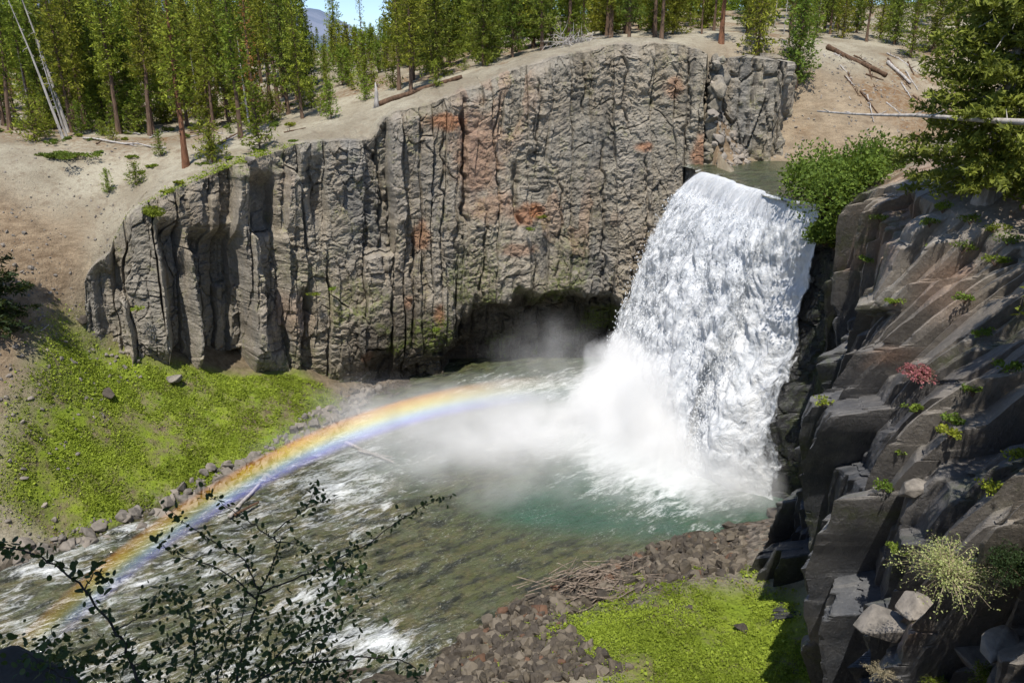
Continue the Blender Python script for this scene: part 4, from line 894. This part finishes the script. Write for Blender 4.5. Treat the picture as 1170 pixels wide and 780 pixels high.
# big ragged conifer on the right bank
t = thing('conifer_tree', 'big ragged olive-green conifer leaning over the right bank', 'tree', (30.2, 47, 33.4), 0)
tr, fo = conifer(50, 21, 1.2, 5.6, 330, .40, .55, per=.30, droop=.45, dens=8, lean=-.03, bare=20, shape=.55)
r = np.random.default_rng(8)
for i in range(60):
    a = r.uniform(0, 6.28); z = r.uniform(2, 14); L = r.uniform(1.5, 4.5); p = np.array([-.03 * z, 0, z]); d = np.array([math.cos(a), math.sin(a), r.uniform(-.7, .1)])
    tr.add(*tube([p, p + d * L * .6, p + d * L + np.array([0, 0, -.4])], [.06, .035, .012], 4, False))
tr.add(*tube([(-.2, .1, -1.2), (-.5, -.3, -.2), (-.1, 0, 1.6)], [.95, .7, .5], 9))
tr.build('trunk', M['grey'], t); fo.build('crown', M['olive'], t)
t = thing('conifer_tree', 'second olive conifer at the right frame edge behind the big ragged one', 'tree', (42, 56, 37.0), 1.2)
tr, fo = conifer(51, 20, 1.5, 5.2, 230, .45, .45, per=.36, droop=.4, dens=7, bare=10, shape=.6); tr.build('trunk', M['bark'], t); fo.build('crown', M['olive'], t)
# dark fir at the left edge
t = thing('fir_tree', 'dark spreading fir at the left frame edge on the brown scree', 'tree', tuple(np.array(seat(-12, 69)) - [0, 0, .3]), .4, None, 1.3)
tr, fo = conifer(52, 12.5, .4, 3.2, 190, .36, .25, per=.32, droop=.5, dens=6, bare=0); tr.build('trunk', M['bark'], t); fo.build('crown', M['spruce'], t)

# ------------------------------------------------------------------ logs
glog('long dark brown fallen log on the middle rim below the pines', 432, 104.3, 528, 106.5, .42, .32, 'brownwood', 1, .3, 2)
glog('thin grey log lying near the lone reddish pine', 238, 93, 283, 103, .14, .08, 'grey', 2)
glog('dark brown log pointing at the small bushy young pine', 250, 95.5, 279, 104, .18, .12, 'brownwood', 3)
glog('grey log lying on the plateau left of the lone pine', 95, 101, 190, 97, .14, .09, 'grey', 4)
glog('pale log lying across the soil behind the saplings', 120, 112, 160, 106, .16, .1, 'grey', 5)
glog('pale fallen log at the far left edge of the forest floor', -5, 118, 60, 124, .22, .14, 'grey', 6)
glog('thick dark fallen trunk at the top of the brown slope', 945, 128, 1012, 119,   .42, .34, 'brownwood', 7, .4, 6)
glog('thin pale log sliding down the brown slope below the dark trunk', 941, 124, 972, 112, .12, .07, 'grey', 8, .1, 4)
log('fallen_log', 'short bleached log jutting from behind the conifer on the brown slope', np.array(seat(1014, 124)) + [0, 0, .3], np.array(seat(1040, 118)) + [0, 0, .3], .28, .2, 'grey', 9)
log('fallen_log', 'long bleached bare log stretched out level from the right bank conifer', at(1190, 140, 41), at(934, 127, 56), .17, .05, 'grey', 10, .10, 12)
log('fallen_log', 'grey dead branch lying on the dark scree at the left edge', at(22, 398, 70) + [0, 0, .1], at(56, 372, 73) + [0, 0, .1], .09, .05, 'grey', 11, branches=3)
t = MB(); r = np.random.default_rng(4)
t.add(*tube([(0, 0, -.3), (.05, 0, .8), (.12, 0, 1.8), (.05, 0, 3.2)], [.45, .3, .25, .06], 8)); t.add(*tube([(0, 0, .1), (.6, .1, -.05)], [.2, .05], 5)); t.add(*tube([(0, 0, .1), (-.5, -.2, -.05)], [.2, .05], 5))
o = t.build('tree_stump', M['grey'], None, True); o.location = seat(430, 104); tag(o, 'bleached pointed stump on the pale ledge left of the fallen log', 'stump')
t = MB()
for i in range(150):
    p = r.normal(0, 1, 3) * [1.5, .8, .5]; p[2] = abs(p[2]); d = r.normal(0, 1, 3) * [1, .7, .8]; t.add(*tube([p, p + d * .7, p + d * 1.2 + r.normal(0, .2, 3)], [.05, .035, .01], 3, False))
o = t.build('brush_pile', M['grey'], None); o.location = seat(658, 112); tag(o, 'tangled grey dead brush pile on the cliff rim', 'brush pile')
for i, (u0, v0, u1, v1, rr, l) in enumerate(((262, 590, 297, 552, .22, 'longer bleached driftwood log at the far river edge in the rainbow'), (268, 588, 296, 573, .16, 'shorter bleached driftwood log against the longer one'), (395, 505, 450, 528, .2, 'grey driftwood log half sunk in the foam of the pool'), (410, 515, 448, 522, .14, 'thin driftwood log beside the half sunken one'))):
    log('driftwood_log', l, onz(u0, v0, .35), onz(u1, v1, .45), rr, rr * .6, 'grey' if i != 1 else 'brownwood', 30 + i, cat='driftwood')
t = MB()
for i in range(130):
    p = np.array([r.normal(0, 2.6), r.normal(0, 1.3), r.uniform(0, .5)]); a = r.normal(.3, .5); d = np.array([math.cos(a), math.sin(a), r.normal(0, .12)]) * r.uniform(.5, 1.9)
    t.add(*tube([p - d, p + r.normal(0, .06, 3), p + d], [.05, .045, .015], 4, False))
o = t.build('driftwood_pile', M['driftwood'], None); q = onz(690, 668, .8); o.location = (q[0], q[1], ground(q[0], q[1]) + .15); tag(o, 'heap of tangled driftwood sticks on the gravel bank', 'driftwood')

# ------------------------------------------------------------------ rocks
def hull(seed, n=16):
    import bmesh
    r = random.Random(seed); bm = bmesh.new()
    for i in range(n):
        v = Vector((r.gauss(0, 1), r.gauss(0, 1), r.gauss(0, 1))).normalized() * r.uniform(.75, 1.05); bm.verts.new((v.x, v.y * .8, v.z * .62))
    res = bmesh.ops.convex_hull(bm, input=bm.verts); 
    bmesh.ops.delete(bm, geom=[e for e in res['geom_interior'] if isinstance(e, bmesh.types.BMVert)], context='VERTS')
    bmesh.ops.bevel(bm, geom=bm.edges[:], offset=.04, segments=1, affect='EDGES'); bmesh.ops.triangulate(bm, faces=bm.faces[:])
    bm.verts.ensure_lookup_table(); bm.verts.index_update(); V = np.array([v.co[:] for v in bm.verts]); F = np.array([[v.index for v in f.verts] for f in bm.faces]); bm.free(); return V, F
HULLS = [hull(i) for i in range(14)]
def rubble(name, label, pts, sizes, mat, seed):
    r = np.random.default_rng(seed); mb = MB()
    for p, s in zip(pts, sizes):
        V, F = HULLS[r.integers(14)]; q = r.normal(0, 1, 4); q /= np.linalg.norm(q); R = np.array(Matrix(((1, 0, 0), (0, 1, 0), (0, 0, 1))).to_3x3()); a, b, c, d = q
        R = np.array([[1 - 2 * (c * c + d * d), 2 * (b * c - d * a), 2 * (b * d + c * a)], [2 * (b * c + d * a), 1 - 2 * (b * b + d * d), 2 * (c * d - b * a)], [2 * (b * d - c * a), 2 * (c * d + b * a), 1 - 2 * (b * b + c * c)]])
        mb.add((V * s * r.uniform(.7, 1.2, 3)) @ R.T + p, F, r.uniform(0, 1))
    o = mb.build(name, mat); return tag(o, label, 'rubble', kind='stuff')
def scatter(n, seed, fn, lo, hi):
    r = np.random.default_rng(seed); P = []; S = []
    while len(P) < n:
        x, y = fn(r); s = lo + (hi - lo) * r.random() ** 3; P.append((x, y, 0)); S.append(s)
    P = np.array(P); S = np.array(S); P[:, 2] = gz(P[:, 0], P[:, 1]) + S * .1; k = ~inpoly(P[:, 0], P[:, 1], UPPER); return P[k], S[k]
def pxs(poly, z):
    pl = [onz(u, v, z)[:2] for u, v in poly]; xs = [p[0] for p in pl]; ys = [p[1] for p in pl]
    def f(r):
        while True:
            x, y = r.uniform(min(xs), max(xs)), r.uniform(min(ys), max(ys))
            if inpoly(np.array([x]), np.array([y]), pl)[0]: return x, y
    return f
NEARB = [(470, 800), (490, 750), (560, 690), (640, 655), (700, 630), (780, 605), (850, 600), (850, 660), (760, 668), (690, 682), (640, 705), (690, 770), (720, 800)]
P, S = scatter(3200, 1, pxs(NEARB, 1), .12, .85); k = np.random.default_rng(1).random(len(P))
rubble('gravel', 'grey angular stones of the near gravel bank', P[k < .5], S[k < .5], M['bankstone'], 1)
rubble('gravel', 'dark wet stones of the near gravel bank', P[(k >= .5) & (k < .96)], S[(k >= .5) & (k < .96)], M['wetrock'], 2)
rubble('gravel', 'red-brown stones of the near gravel bank', P[k >= .96], S[k >= .96], M['redstone'], 3)
FARB = [(0, 655), (40, 625), (110, 600), (190, 570), (235, 545), (300, 520), (380, 470), (430, 435), (300, 400), (390, 400), (440, 445), (395, 490), (300, 545), (220, 590), (140, 615), (60, 650), (0, 690)]
P, S = scatter(1500, 4, pxs(FARB, .3), .15, 1.15); rubble('gravel', 'stones along the far river edge below the moss', P, S, M['stone'], 5)
P, S = scatter(420, 6, pxs([(390, 440), (430, 440), (560, 428), (440, 470), (390, 490)], .3), .2, .8); rubble('gravel', 'dark stones under the cliff at the pool edge', P, S, M['wetrock'], 6)
P, S = scatter(700, 7, lambda r: (r.uniform(-58, -42), r.uniform(56, 80)), .1, .5); rubble('gravel', 'broken stones on the left gully floor', P, S, M['stone'], 7)
P, S = scatter(10, 7, lambda r: (0., 60.), .1, .5)
r = np.random.default_rng(9); x = r.uniform(26.5, 33, 170); y = r.uniform(99.5, 107.5, 170); P = np.stack([x, y, gz(x, y)], 1); rubble('gravel', 'dark broken rocks in the gully between cliff and crag', P, (.25 + .9 * r.random(170) ** 2.5), M['stone'], 12)
x = r.uniform(-75, -44, 1500); y = r.uniform(72, 100, 1500); k = (y < 86) | (r.random(1500) < .3); P = np.stack([x, y, gz(x, y)], 1)[k]; rubble('gravel', 'small stones strewn over the brown slope', P, .06 + .22 * r.random(k.sum()) ** 3, M['stone'], 13)
x = r.uniform(33, 58, 900); y = r.uniform(104, 126, 900); P = np.stack([x, y, gz(x, y)], 1); rubble('gravel', 'small stones strewn over the right scree slope', P, .08 + .3 * r.random(900) ** 3, M['stone'], 14)
r = np.random.default_rng(19); mb = MB()
for i in range(110):
    z = 29.5 + 15.0 * (i / 110); V, F = HULLS[r.integers(14)]; q = r.uniform(0, 6.28); sz = r.uniform(.8, 1.7); W_ = V * sz * np.array([1, 1, r.uniform(1, 2.2)]); c_, s_ = math.cos(q), math.sin(q)
    y_ = r.uniform(103.0, 108.5); mb.add(np.stack([W_[:, 0] * c_ - W_[:, 1] * s_ + 26.7 + (y_ - 102) * .22 + r.uniform(-.3, .5), W_[:, 0] * s_ + W_[:, 1] * c_ + y_, W_[:, 2] + z - .8], 1), F, r.uniform(.1, .7))
tag(mb.build('cliff', M['cliff']), 'broken corner of the far cliff beside the gully', 'cliff', kind='structure')
def boulder(label, loc, s, seed, mat, group=None, name='boulder'):
    V, F = HULLS[seed % 14]; r = np.random.default_rng(seed); mb = MB(); mb.add(V * s * r.uniform(.8, 1.2, 3), F, r.uniform(0, .6)); o = mb.build(name, M[mat]); o.location = tuple(loc); o.rotation_euler = (r.uniform(-.3, .3), r.uniform(-.3, .3), r.uniform(0, 6)); return tag(o, label, 'boulder', group)
for i, (u, v, Y, s, m, l) in enumerate(((122, 446, 72.5, 1.25, 'wetrock', 'dark upright boulder alone in the moss of the left bank'), (842, 756, 44, .75, 'wetrock', 'dark boulder in the bright moss at the bottom centre'), (785, 712, 47, .4, 'wetrock', 'smaller dark stone in the middle of the bright near moss'),
        (728, 686, 50, .45, 'wetrock', 'dark stone at the upper left corner of the bright near moss'), (196, 424, 79, 1.2, 'stone', 'brown boulder at the foot of the left buttress'), (230, 540, 67.5, .9, 'stone', 'grey boulder at the river edge below the moss'), (225, 562, 66, .6, 'stone', 'small grey boulder just below the river-edge boulder'),
        (92, 345, 78, 1.0, 'wetrock', 'dark block at the left end of the cliff'), (343, 487, 80, .8, 'stone', 'grey rock on the moss edge near the rainbow'), (312, 410, 88, .8, 'stone', 'pale rock at the top edge of the moss'), (860, 570, 66, 1.0, 'wetrock', 'wet rock at the foot of the right cascade'), (885, 590, 63, 1.2, 'wetrock', 'wet rock ledge right of the cascade foot'), (832, 610, 61, .8, 'wetrock', 'wet rock at the tip of the gravel bank'))):
    p = at(u, v, Y); g = ground(p[0], p[1]); boulder(l, (p[0], p[1], g + s * .25), s, 60 + i, m)
# rock crag on the slope
def crag():
    w, t = np.meshgrid(np.linspace(0, 1, 120), np.linspace(0, 1, 90))
    Pl = np.array([at(808, 110, 109), at(822, 95, 106.8), at(850, 110, 106), at(884, 128, 106), at(893, 128, 107.5), at(904, 110, 112), at(900, 70, 118)]); k = np.linspace(0, 1, len(Pl))
    tz = np.interp(w[0], k, [at(808, 70, 109)[2], at(822, 67, 107)[2], at(850, 66, 107)[2], at(884, 70, 107)[2], at(893, 72, 108)[2], at(904, 75, 112)[2], at(900, 66, 118)[2]])
    X = np.interp(w, k, Pl[:, 0]); Y = np.interp(w, k, Pl[:, 1]); Z0 = gz(X, Y) - 2.5; Z = Z0 + (tz[None] - Z0) * t
    s = w * 22; f1, f2, c1, ox, oy = worley(s / 2.0, Z / 7, 5, 2.5, .8); g1, g2, c2, _, _ = worley(s / .8, Z / 1.6, 6, 2.4)
    D = (c1 - .5) * 1.1 + ox * (sub(c1, 1) - .5) - .5 * sst(.1, 0, f2 - f1) + (c2 - .5) * .45 + .3 * fbm(s, Z, 4, 3); th = np.interp(w, [0, .2, .65, .8, 1], [2.2, 1.7, 1.4, .4, .0])
    X = X - D * np.cos(th) * -1 * 0 - D * np.cos(th + math.pi) * 0; Y = Y - D * np.where(w < .68, 1, .2); X = X + D * np.where(w > .64, 1, 0)
    P = [np.stack([X, Y, Z], -1)]
    cx, cy = X[-1].mean(), Y[-1].mean() + 2
    for q in (.15, .4, .7, 1.0): P.append(np.stack([X[-1] + (cx - X[-1]) * q, Y[-1] + (cy - Y[-1]) * q, Z[-1] + .35 * min(q * 3, 1) + .2 * fbm(X[-1] * .6 + q * 4, Y[-1], 3, 2)], -1)[None])
    P = np.concatenate(P); A = np.concatenate([c1 * .5 + c2 * .3] + [c1[-1:] * .5 + .3] * 4)
    o = mk('rock_crag', P.reshape(-1, 3), gridF(*P.shape[:2]), M['cliff'], attrs=dict(tint=A, rust=A * 0, wet=A * 0, moss=A * 0)); tag(o, 'isolated grey rock crag standing out of the brown slope', 'rock')
crag()

# ------------------------------------------------------------------ moss: small leafy ground cover
def cover(name, label, poly, z, n, size, seed, mat='moss'):
    r = np.random.default_rng(seed); f = poly if callable(poly) else pxs(poly, z); xs = np.array([f(r) for _ in range(n)])
    x, y = xs[:, 0], xs[:, 1]; zz = gz(x, y); mm = masks(x, y, zz)['moss'] * (.10 + 1.0 * sst(-.27, .16, fbm(x * .35, y * .35, 6, 5, .7))) * sst(.02, .5, zz); k = r.random(n) < mm; x, y, zz = x[k], y[k], zz[k]; n = len(x)
    C = np.stack([x, y, zz + r.uniform(.02, .2, n) + .35 * np.clip(fbm(x * .9, y * .9, 4, 15, .6) + .15, 0, 1)], -1); A = r.normal(0, 1, (n, 3)); A[:, 2] = np.abs(A[:, 2]) * .8; A /= np.linalg.norm(A, axis=1)[:, None]; B = np.cross(A, r.normal(0, 1, (n, 3))); B /= np.linalg.norm(B, axis=1)[:, None] + 1e-9
    s = (size * r.uniform(.45, 1.0, n) * (1 + 1.3 * (r.random(n) < .07)))[:, None]; V = np.stack([C - A * s * .5, C + B * s * .40, C + A * s * .5, C - B * s * .40], 1).reshape(-1, 3); mb = MB()
    mb.add(V, np.arange(4 * n).reshape(-1, 4), np.clip(.52 + .75 * fbm(x * .3, y * .3, 5, 8, .65) + r.normal(0, .22, n), 0, 1)); return tag(mb.build(name, M[mat]), label, 'moss', kind='stuff')
def talus_pt(r):
    return r.uniform(-50, -18), r.uniform(54, 95)
cover('moss', 'bright green leafy moss covering the left talus fan', talus_pt, 0, 300000, .175, 1)
cover('moss', 'bright yellow-green leafy moss patch on the near bank', [(500, 800), (540, 730), (640, 668), (740, 636), (850, 640), (910, 690), (960, 860), (500, 860)], 2, 120000, .135, 2)

# ------------------------------------------------------------------ plants on the near cliff
def onface(u, v, out=.35): p = on_near(u, v); d = np.array([0, 0, EYE]) - p; return p + d / np.linalg.norm(d) * out
def twiggy(name, label, loc, seed, n, L, leaf, mat, cat='bush'):
    r = np.random.default_rng(seed); st, fo = MB(), MB(); t = thing(name, label, cat, tuple(loc))
    for i in range(n):
        a = r.uniform(0, 6.28); e = r.uniform(.15, 1.2); d = np.array([math.cos(a) * math.cos(e), math.sin(a) * math.cos(e), math.sin(e)]); l = L * r.uniform(.6, 1.1)
        f = np.linspace(0, 1, 6); P = np.outer(f, d) * l; P[:, 2] -= .35 * l * f ** 2.2; P[1:] += r.normal(0, .03 * L, (5, 3)); st.add(*tube(P, .012 * (1.2 - f), 3, False))
        k = 26; g = r.uniform(.3, 1.05, k); C = np.stack([np.interp(g, f, P[:, j]) for j in range(3)], 1) + r.normal(0, .05 * L, (k, 3)); A = r.normal(0, 1, (k, 3)); A /= np.linalg.norm(A, axis=1)[:, None]; B = np.cross(A, r.normal(0, 1, (k, 3))); B /= np.linalg.norm(B, axis=1)[:, None]; s = leaf * r.uniform(.6, 1.3, k)[:, None]
        fo.add(np.stack([C - A * s * .5, C + B * s * .3, C + A * s * .5, C - B * s * .3], 1).reshape(-1, 3), np.arange(4 * k).reshape(-1, 4), r.uniform(0, 1, k))
    st.build('stem', M['straw'], t); fo.build('foliage', M[mat], t); return t
twiggy('pale_shrub', 'pale yellow-green twiggy shrub spreading from the right cliff', onface(1085, 662, .5), 1, 150, 1.7, .07, 'pale')
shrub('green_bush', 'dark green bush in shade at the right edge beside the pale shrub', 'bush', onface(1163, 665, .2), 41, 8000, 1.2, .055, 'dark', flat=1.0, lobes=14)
twiggy('grass_clump', 'dry straw-coloured grass clump on the lower right ledge', onface(1005, 772, .25), 3, 60, .7, .03, 'straw', 'grass')
twiggy('green_tuft', 'yellow-green tuft on the ledge at the bottom right', onface(1065, 775, .25), 4, 50, .6, .06, 'moss', 'plant')
twiggy('green_tuft', 'bright green tuft in the bottom right corner beside a pale rock', onface(1125, 772, .25), 5, 55, .7, .07, 'young', 'plant')
twiggy('flowering_plant', 'pinkish red flowering plant hanging on the right cliff', onface(1043, 428, .3), 6, 60, 1.1, .12, 'pink', 'plant')
for i, (u, v, s) in enumerate(((950, 286, .9), (1072, 287, .8), (1100, 345, .9), (1135, 300, 1.0), (1090, 480, .8), (1010, 560, .9), (940, 460, 1.0), (1000, 590, .7), (925, 440, .8), (1085, 500, .7), (1030, 520, .7), (1110, 250, 1.1), (1140, 240, 1.0), (1060, 255, 1.1), (985, 300, .9), (1020, 345, .8), (1120, 380, .9), (1150, 420, 1.0), (1130, 560, 1.0), (1020, 630, .8), (1105, 290, 1.2), (1075, 240, 1.4), (1000, 250, 1.0), (1160, 260, 1.3), (1160, 520, 1.0), (1045, 470, .7), (1110, 450, .8))):
    shrub('ledge_plant', 'small green plant tuft in a crack of the right slab cliff', 'plant', onface(u, v, .1), 70 + i, 260, s * .7, .13, 'bush' if i % 3 else 'young', 'plants in the cracks of the right cliff', flat=.6)
for i, (u, v, Y) in enumerate(((603, 262, 101.3), (380, 330, 92), (362, 335, 91.5), (160, 352, 78.6), (500, 375, 97.6), (620, 248, 102))):
    shrub('ledge_plant', 'yellow-green plant tuft clinging to the far cliff', 'plant', at(u, v, Y) + np.array([.1, -1.0, 0]), 90 + i, 260, .8, .17, 'young', 'plants on the far cliff', flat=.5)
for i, (u, v, s, l) in enumerate(((1015, 715, 1.3, 'pale angular ledge boulder at the bottom right'), (1050, 695, .9, 'rounded grey boulder above the pale ledge boulder'), (1110, 745, 1.1, 'mossy pale rock in the bottom right corner'), (1140, 735, .8, 'grey rock beside the mossy corner rock'), (1040, 560, 0.8, 'sunlit white block wedged in the dark slab cliff'))):
    boulder(l, onface(u, v, .1), s, 200 + i, 'stone')

# ------------------------------------------------------------------ foreground shrub at the overlook
def front_shrub():
    r = np.random.default_rng(11); st, fo = MB(), MB(); base = np.array([-1.15, 2.6, 36.9])
    t = thing('overlook_shrub', 'dark leafy shrub with bare twigs in the shade at the lower left', 'shrub', tuple(base))
    BR = [([(262, 860), (270, 790), (277, 747), (295, 680), (312, 643), (323, 612)], 3.4, .011), ([(318, 620), (303, 608), (287, 597), (258, 578), (233, 562)], 3.4, .005), ([(312, 609), (337, 588), (363, 575), (387, 567)], 3.5, .005), ([(350, 580), (357, 566), (360, 555)], 3.5, .004),
          ([(321, 619), (343, 622), (362, 638)], 3.4, .004), ([(296, 678), (330, 663), (373, 647), (400, 632), (423, 620), (457, 593), (487, 576), (517, 566)], 3.6, .007), ([(294, 672), (280, 640), (247, 620), (217, 603), (187, 577)], 3.3, .005), ([(293, 684), (267, 660), (233, 643), (193, 630), (173, 613)], 3.2, .005),
          ([(271, 735), (279, 690), (284, 655), (290, 625)], 3.5, .004), ([(175, 860), (165, 800), (150, 753), (133, 720), (97, 673), (70, 650), (30, 630), (-5, 622)], 2.8, .009), ([(285, 790), (327, 733), (353, 720), (390, 707), (420, 690)], 3.2, .006), ([(250, 800), (330, 757), (390, 753), (437, 750), (467, 757), (482, 775)], 3.0, .007),
          ([(300, 840), (340, 780), (370, 735), (385, 700)], 3.3, .006), ([(200, 850), (215, 780), (225, 730), (215, 690)], 3.0, .006), ([(150, 760), (190, 740), (225, 715)], 3.0, .004), ([(133, 720), (165, 700), (190, 670)], 2.9, .004), ([(97, 673), (110, 650), (125, 668)], 2.8, .004), ([(120, 850), (100, 800), (70, 770), (30, 745)], 2.7, .006),
          ([(380, 640), (400, 650), (425, 660)], 3.6, .004), ([(330, 790), (380, 775), (410, 770)], 3.1, .005), ([(240, 840), (250, 770), (262, 720), (240, 690)], 3.2, .006), ([(90, 830), (130, 790), (180, 775)], 2.8, .005)]
    lv = []
    for pts, dep, rad in BR:
        n = len(pts); dd = dep + np.cumsum(r.normal(0, .05, n)); P = []
        for (u, v), d in zip(pts, dd):
            q = ray(u, v); P.append(np.array([0, 0, EYE]) + q / np.linalg.norm(q) * d * 1.05 - base)
        P = np.array(P); f = np.linspace(0, 1, n); g = np.linspace(0, 1, n * 4); Q = np.stack([np.interp(g, f, P[:, k]) for k in range(3)], 1); Q[1:-1] += r.normal(0, .004, (len(Q) - 2, 3))
        st.add(*tube(Q, rad * .6 * (1.1 - .75 * g), 5, False)); L = np.linalg.norm(np.diff(P, axis=0), axis=1).sum()
        for k in range(int(L * 80) + 10): q = r.uniform(.15, 1.0) ** .8; lv.append(np.array([np.interp(q, g, Q[:, j]) for j in range(3)]) + r.normal(0, .018, 3))
    for u, v, ru, rv, n in ((240, 740, 60, 35, 60), (320, 730, 60, 40, 70), (110, 760, 80, 25, 70), (380, 690, 40, 40, 40), (10, 630, 16, 14, 10), (300, 770, 90, 20, 60), (220, 690, 40, 25, 30), (60, 745, 60, 20, 40), (400, 650, 20, 20, 14)):
        for k in range(int(n * 3.4)):
            q = ray(r.normal(u, ru * .6), r.normal(v, rv * .6)); q = q / np.linalg.norm(q) * r.uniform(2.8, 3.7); lv.append(np.array([0, 0, EYE]) + q - base)
    for c in lv:
        A = r.normal(0, 1, 3) + np.array([0, 0, .3]); A /= np.linalg.norm(A); B = np.cross(A, r.normal(0, 1, 3) + np.array([0, .6, -.3])); B /= np.linalg.norm(B); C = np.cross(A, B); s = r.uniform(.008, .016)
        a = np.linspace(0, 2 * np.pi, 8, endpoint=False); x = np.cos(a); y = np.sin(a) * .62 * (1 - .15 * np.cos(a)); V = c + s * ((x[:, None] + 1) * A + y[:, None] * B + (.16 * np.abs(y))[:, None] * C)
        F = [[0, 1, 2, 3], [0, 3, 4, 4], [0, 4, 5, 6], [0, 6, 7, 7]]; fo.add(V, F, r.uniform(0, 1))
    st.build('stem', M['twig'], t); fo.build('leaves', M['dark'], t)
front_shrub()
p = np.array([0, 0, EYE]) + ray(5, 800) / np.linalg.norm(ray(5, 800)) * 3.2
V, F = HULLS[3]; mb = MB(); mb.add(V * np.array([.30, .26, .26]), F, .2); o = mb.build('boulder', M['wetrock']); o.location = tuple(p); tag(o, 'dark shaded boulder in the bottom left corner', 'boulder')
# unseen pine added behind the viewer, placed to shade the shrub
t = thing('pine_tree', 'unseen broad pine added behind the viewer to shade the shrub', 'tree', (-3.6, -4.6, 38.5), .3)
tr, fo = conifer(77, 17, 4.2, 3.6, 170, .55, .35, per=.35, droop=.2, dens=7, bare=0, shape=.5); tr.build('trunk', M['bark'], t); fo.build('crown', M['fir'], t)

# ------------------------------------------------------------------ spray and rainbow
def mist(loc, rad, dens, **kw):
    import bmesh
    bm = bmesh.new(); bmesh.ops.create_icosphere(bm, subdivisions=3, radius=1.0); me = bpy.data.meshes.new('mist'); bm.to_mesh(me); bm.free()
    o = bpy.data.objects.new('mist', me); COL.objects.link(o); o.location = loc; o.scale = rad; me.materials.append(m_mist('mist_volume', dens, **kw)); return tag(o, kind='stuff')
mist((15.0, 80, 2.5), (10, 18, 10), 1.6, seed=1.0, thr=.15)
mist((3.0, 79, 1.0), (23, 20, 5.5), .50, seed=4.0, thr=.20)
mist((-13, 80, 1.0), (21, 18, 4.5), .28, seed=7.0, thr=.27)
mist((6, 98, 3), (13, 9, 9), .10, seed=11.0, thr=.3)
mist((22.0, 67, 2), (7, 8, 6), .55, seed=15.0, thr=.2)
def rainbow():
    A = np.array(-SDIR); up = np.array([0, 0, 1.]); E1 = up - A * (up @ A); E1 /= np.linalg.norm(E1); E2 = np.cross(A, E1)
    if E2[0] < 0: E2 = -E2
    th = np.radians(np.linspace(40.35, 42.75, 25)); ph = np.radians(np.linspace(-82, 34, 140)); TH, PH = np.meshgrid(th, ph)
    d = A * np.cos(TH)[..., None] + (E1 * np.cos(PH)[..., None] + E2 * np.sin(PH)[..., None]) * np.sin(TH)[..., None]
    P = np.array([0, 0, EYE]) + d * ((5.0 - EYE) / d[..., 2])[..., None]
    q = np.broadcast_to(np.linspace(0, 1, 25), TH.shape); pd = np.degrees(PH); fade = sst(-80, -60, pd) * sst(-5, -32, pd) * (.40 + .60 * sst(-62, -30, pd))
    n, m = TH.shape; lo = P.copy(); lo[..., 2] -= .25; V = np.concatenate([P.reshape(-1, 3), lo.reshape(-1, 3)]); F = gridF(n, m); F = np.vstack([F, F[:, ::-1] + n * m])
    t = NT('bow_light'); cr = t.n('ValToRGB'); e = cr.color_ramp.elements
    stops = [(0, (.42, .34, .80)), (.22, (.36, .40, .95)), (.38, (.50, .72, .95)), (.50, (.85, .92, .55)), (.62, (1, .82, .15)), (.76, (1, .58, .04)), (.9, (.85, .33, .03)), (1, (.6, .18, .03))]
    while len(e) < len(stops): e.new(.5)
    for el, (p, c) in zip(e, stops): el.position = p; el.color = c + (1,)
    t.set(cr.inputs[0], t.attr('bow')); al = t.math('MULTIPLY', t.attr('fade'), t.ramp(t.noise(t.pos(), .16, 4), .3, .6, .45, 1))
    al = t.math('MULTIPLY', al, .32)
    df = t.n('BsdfDiffuse'); t.set(df.inputs[0], cr.outputs[0]); tr = t.n('BsdfTransparent'); mx = t.n('MixShader'); t.set(mx.inputs[0], al); t.set(mx.inputs[1], tr.outputs[0]); t.set(mx.inputs[2], df.outputs[0])
    edge = np.minimum(sst(0, .25, q), sst(1, .85, q))
    o = mk('rainbow', V, F, t.surf(mx.outputs[0]), smooth=True, attrs=dict(bow=np.r_[q.ravel(), q.ravel()], fade=np.r_[(fade * edge).ravel(), (fade * edge).ravel() * .0]))
    return tag(o, 'rainbow arching through the spray over the river', 'rainbow', kind='stuff')
rainbow()
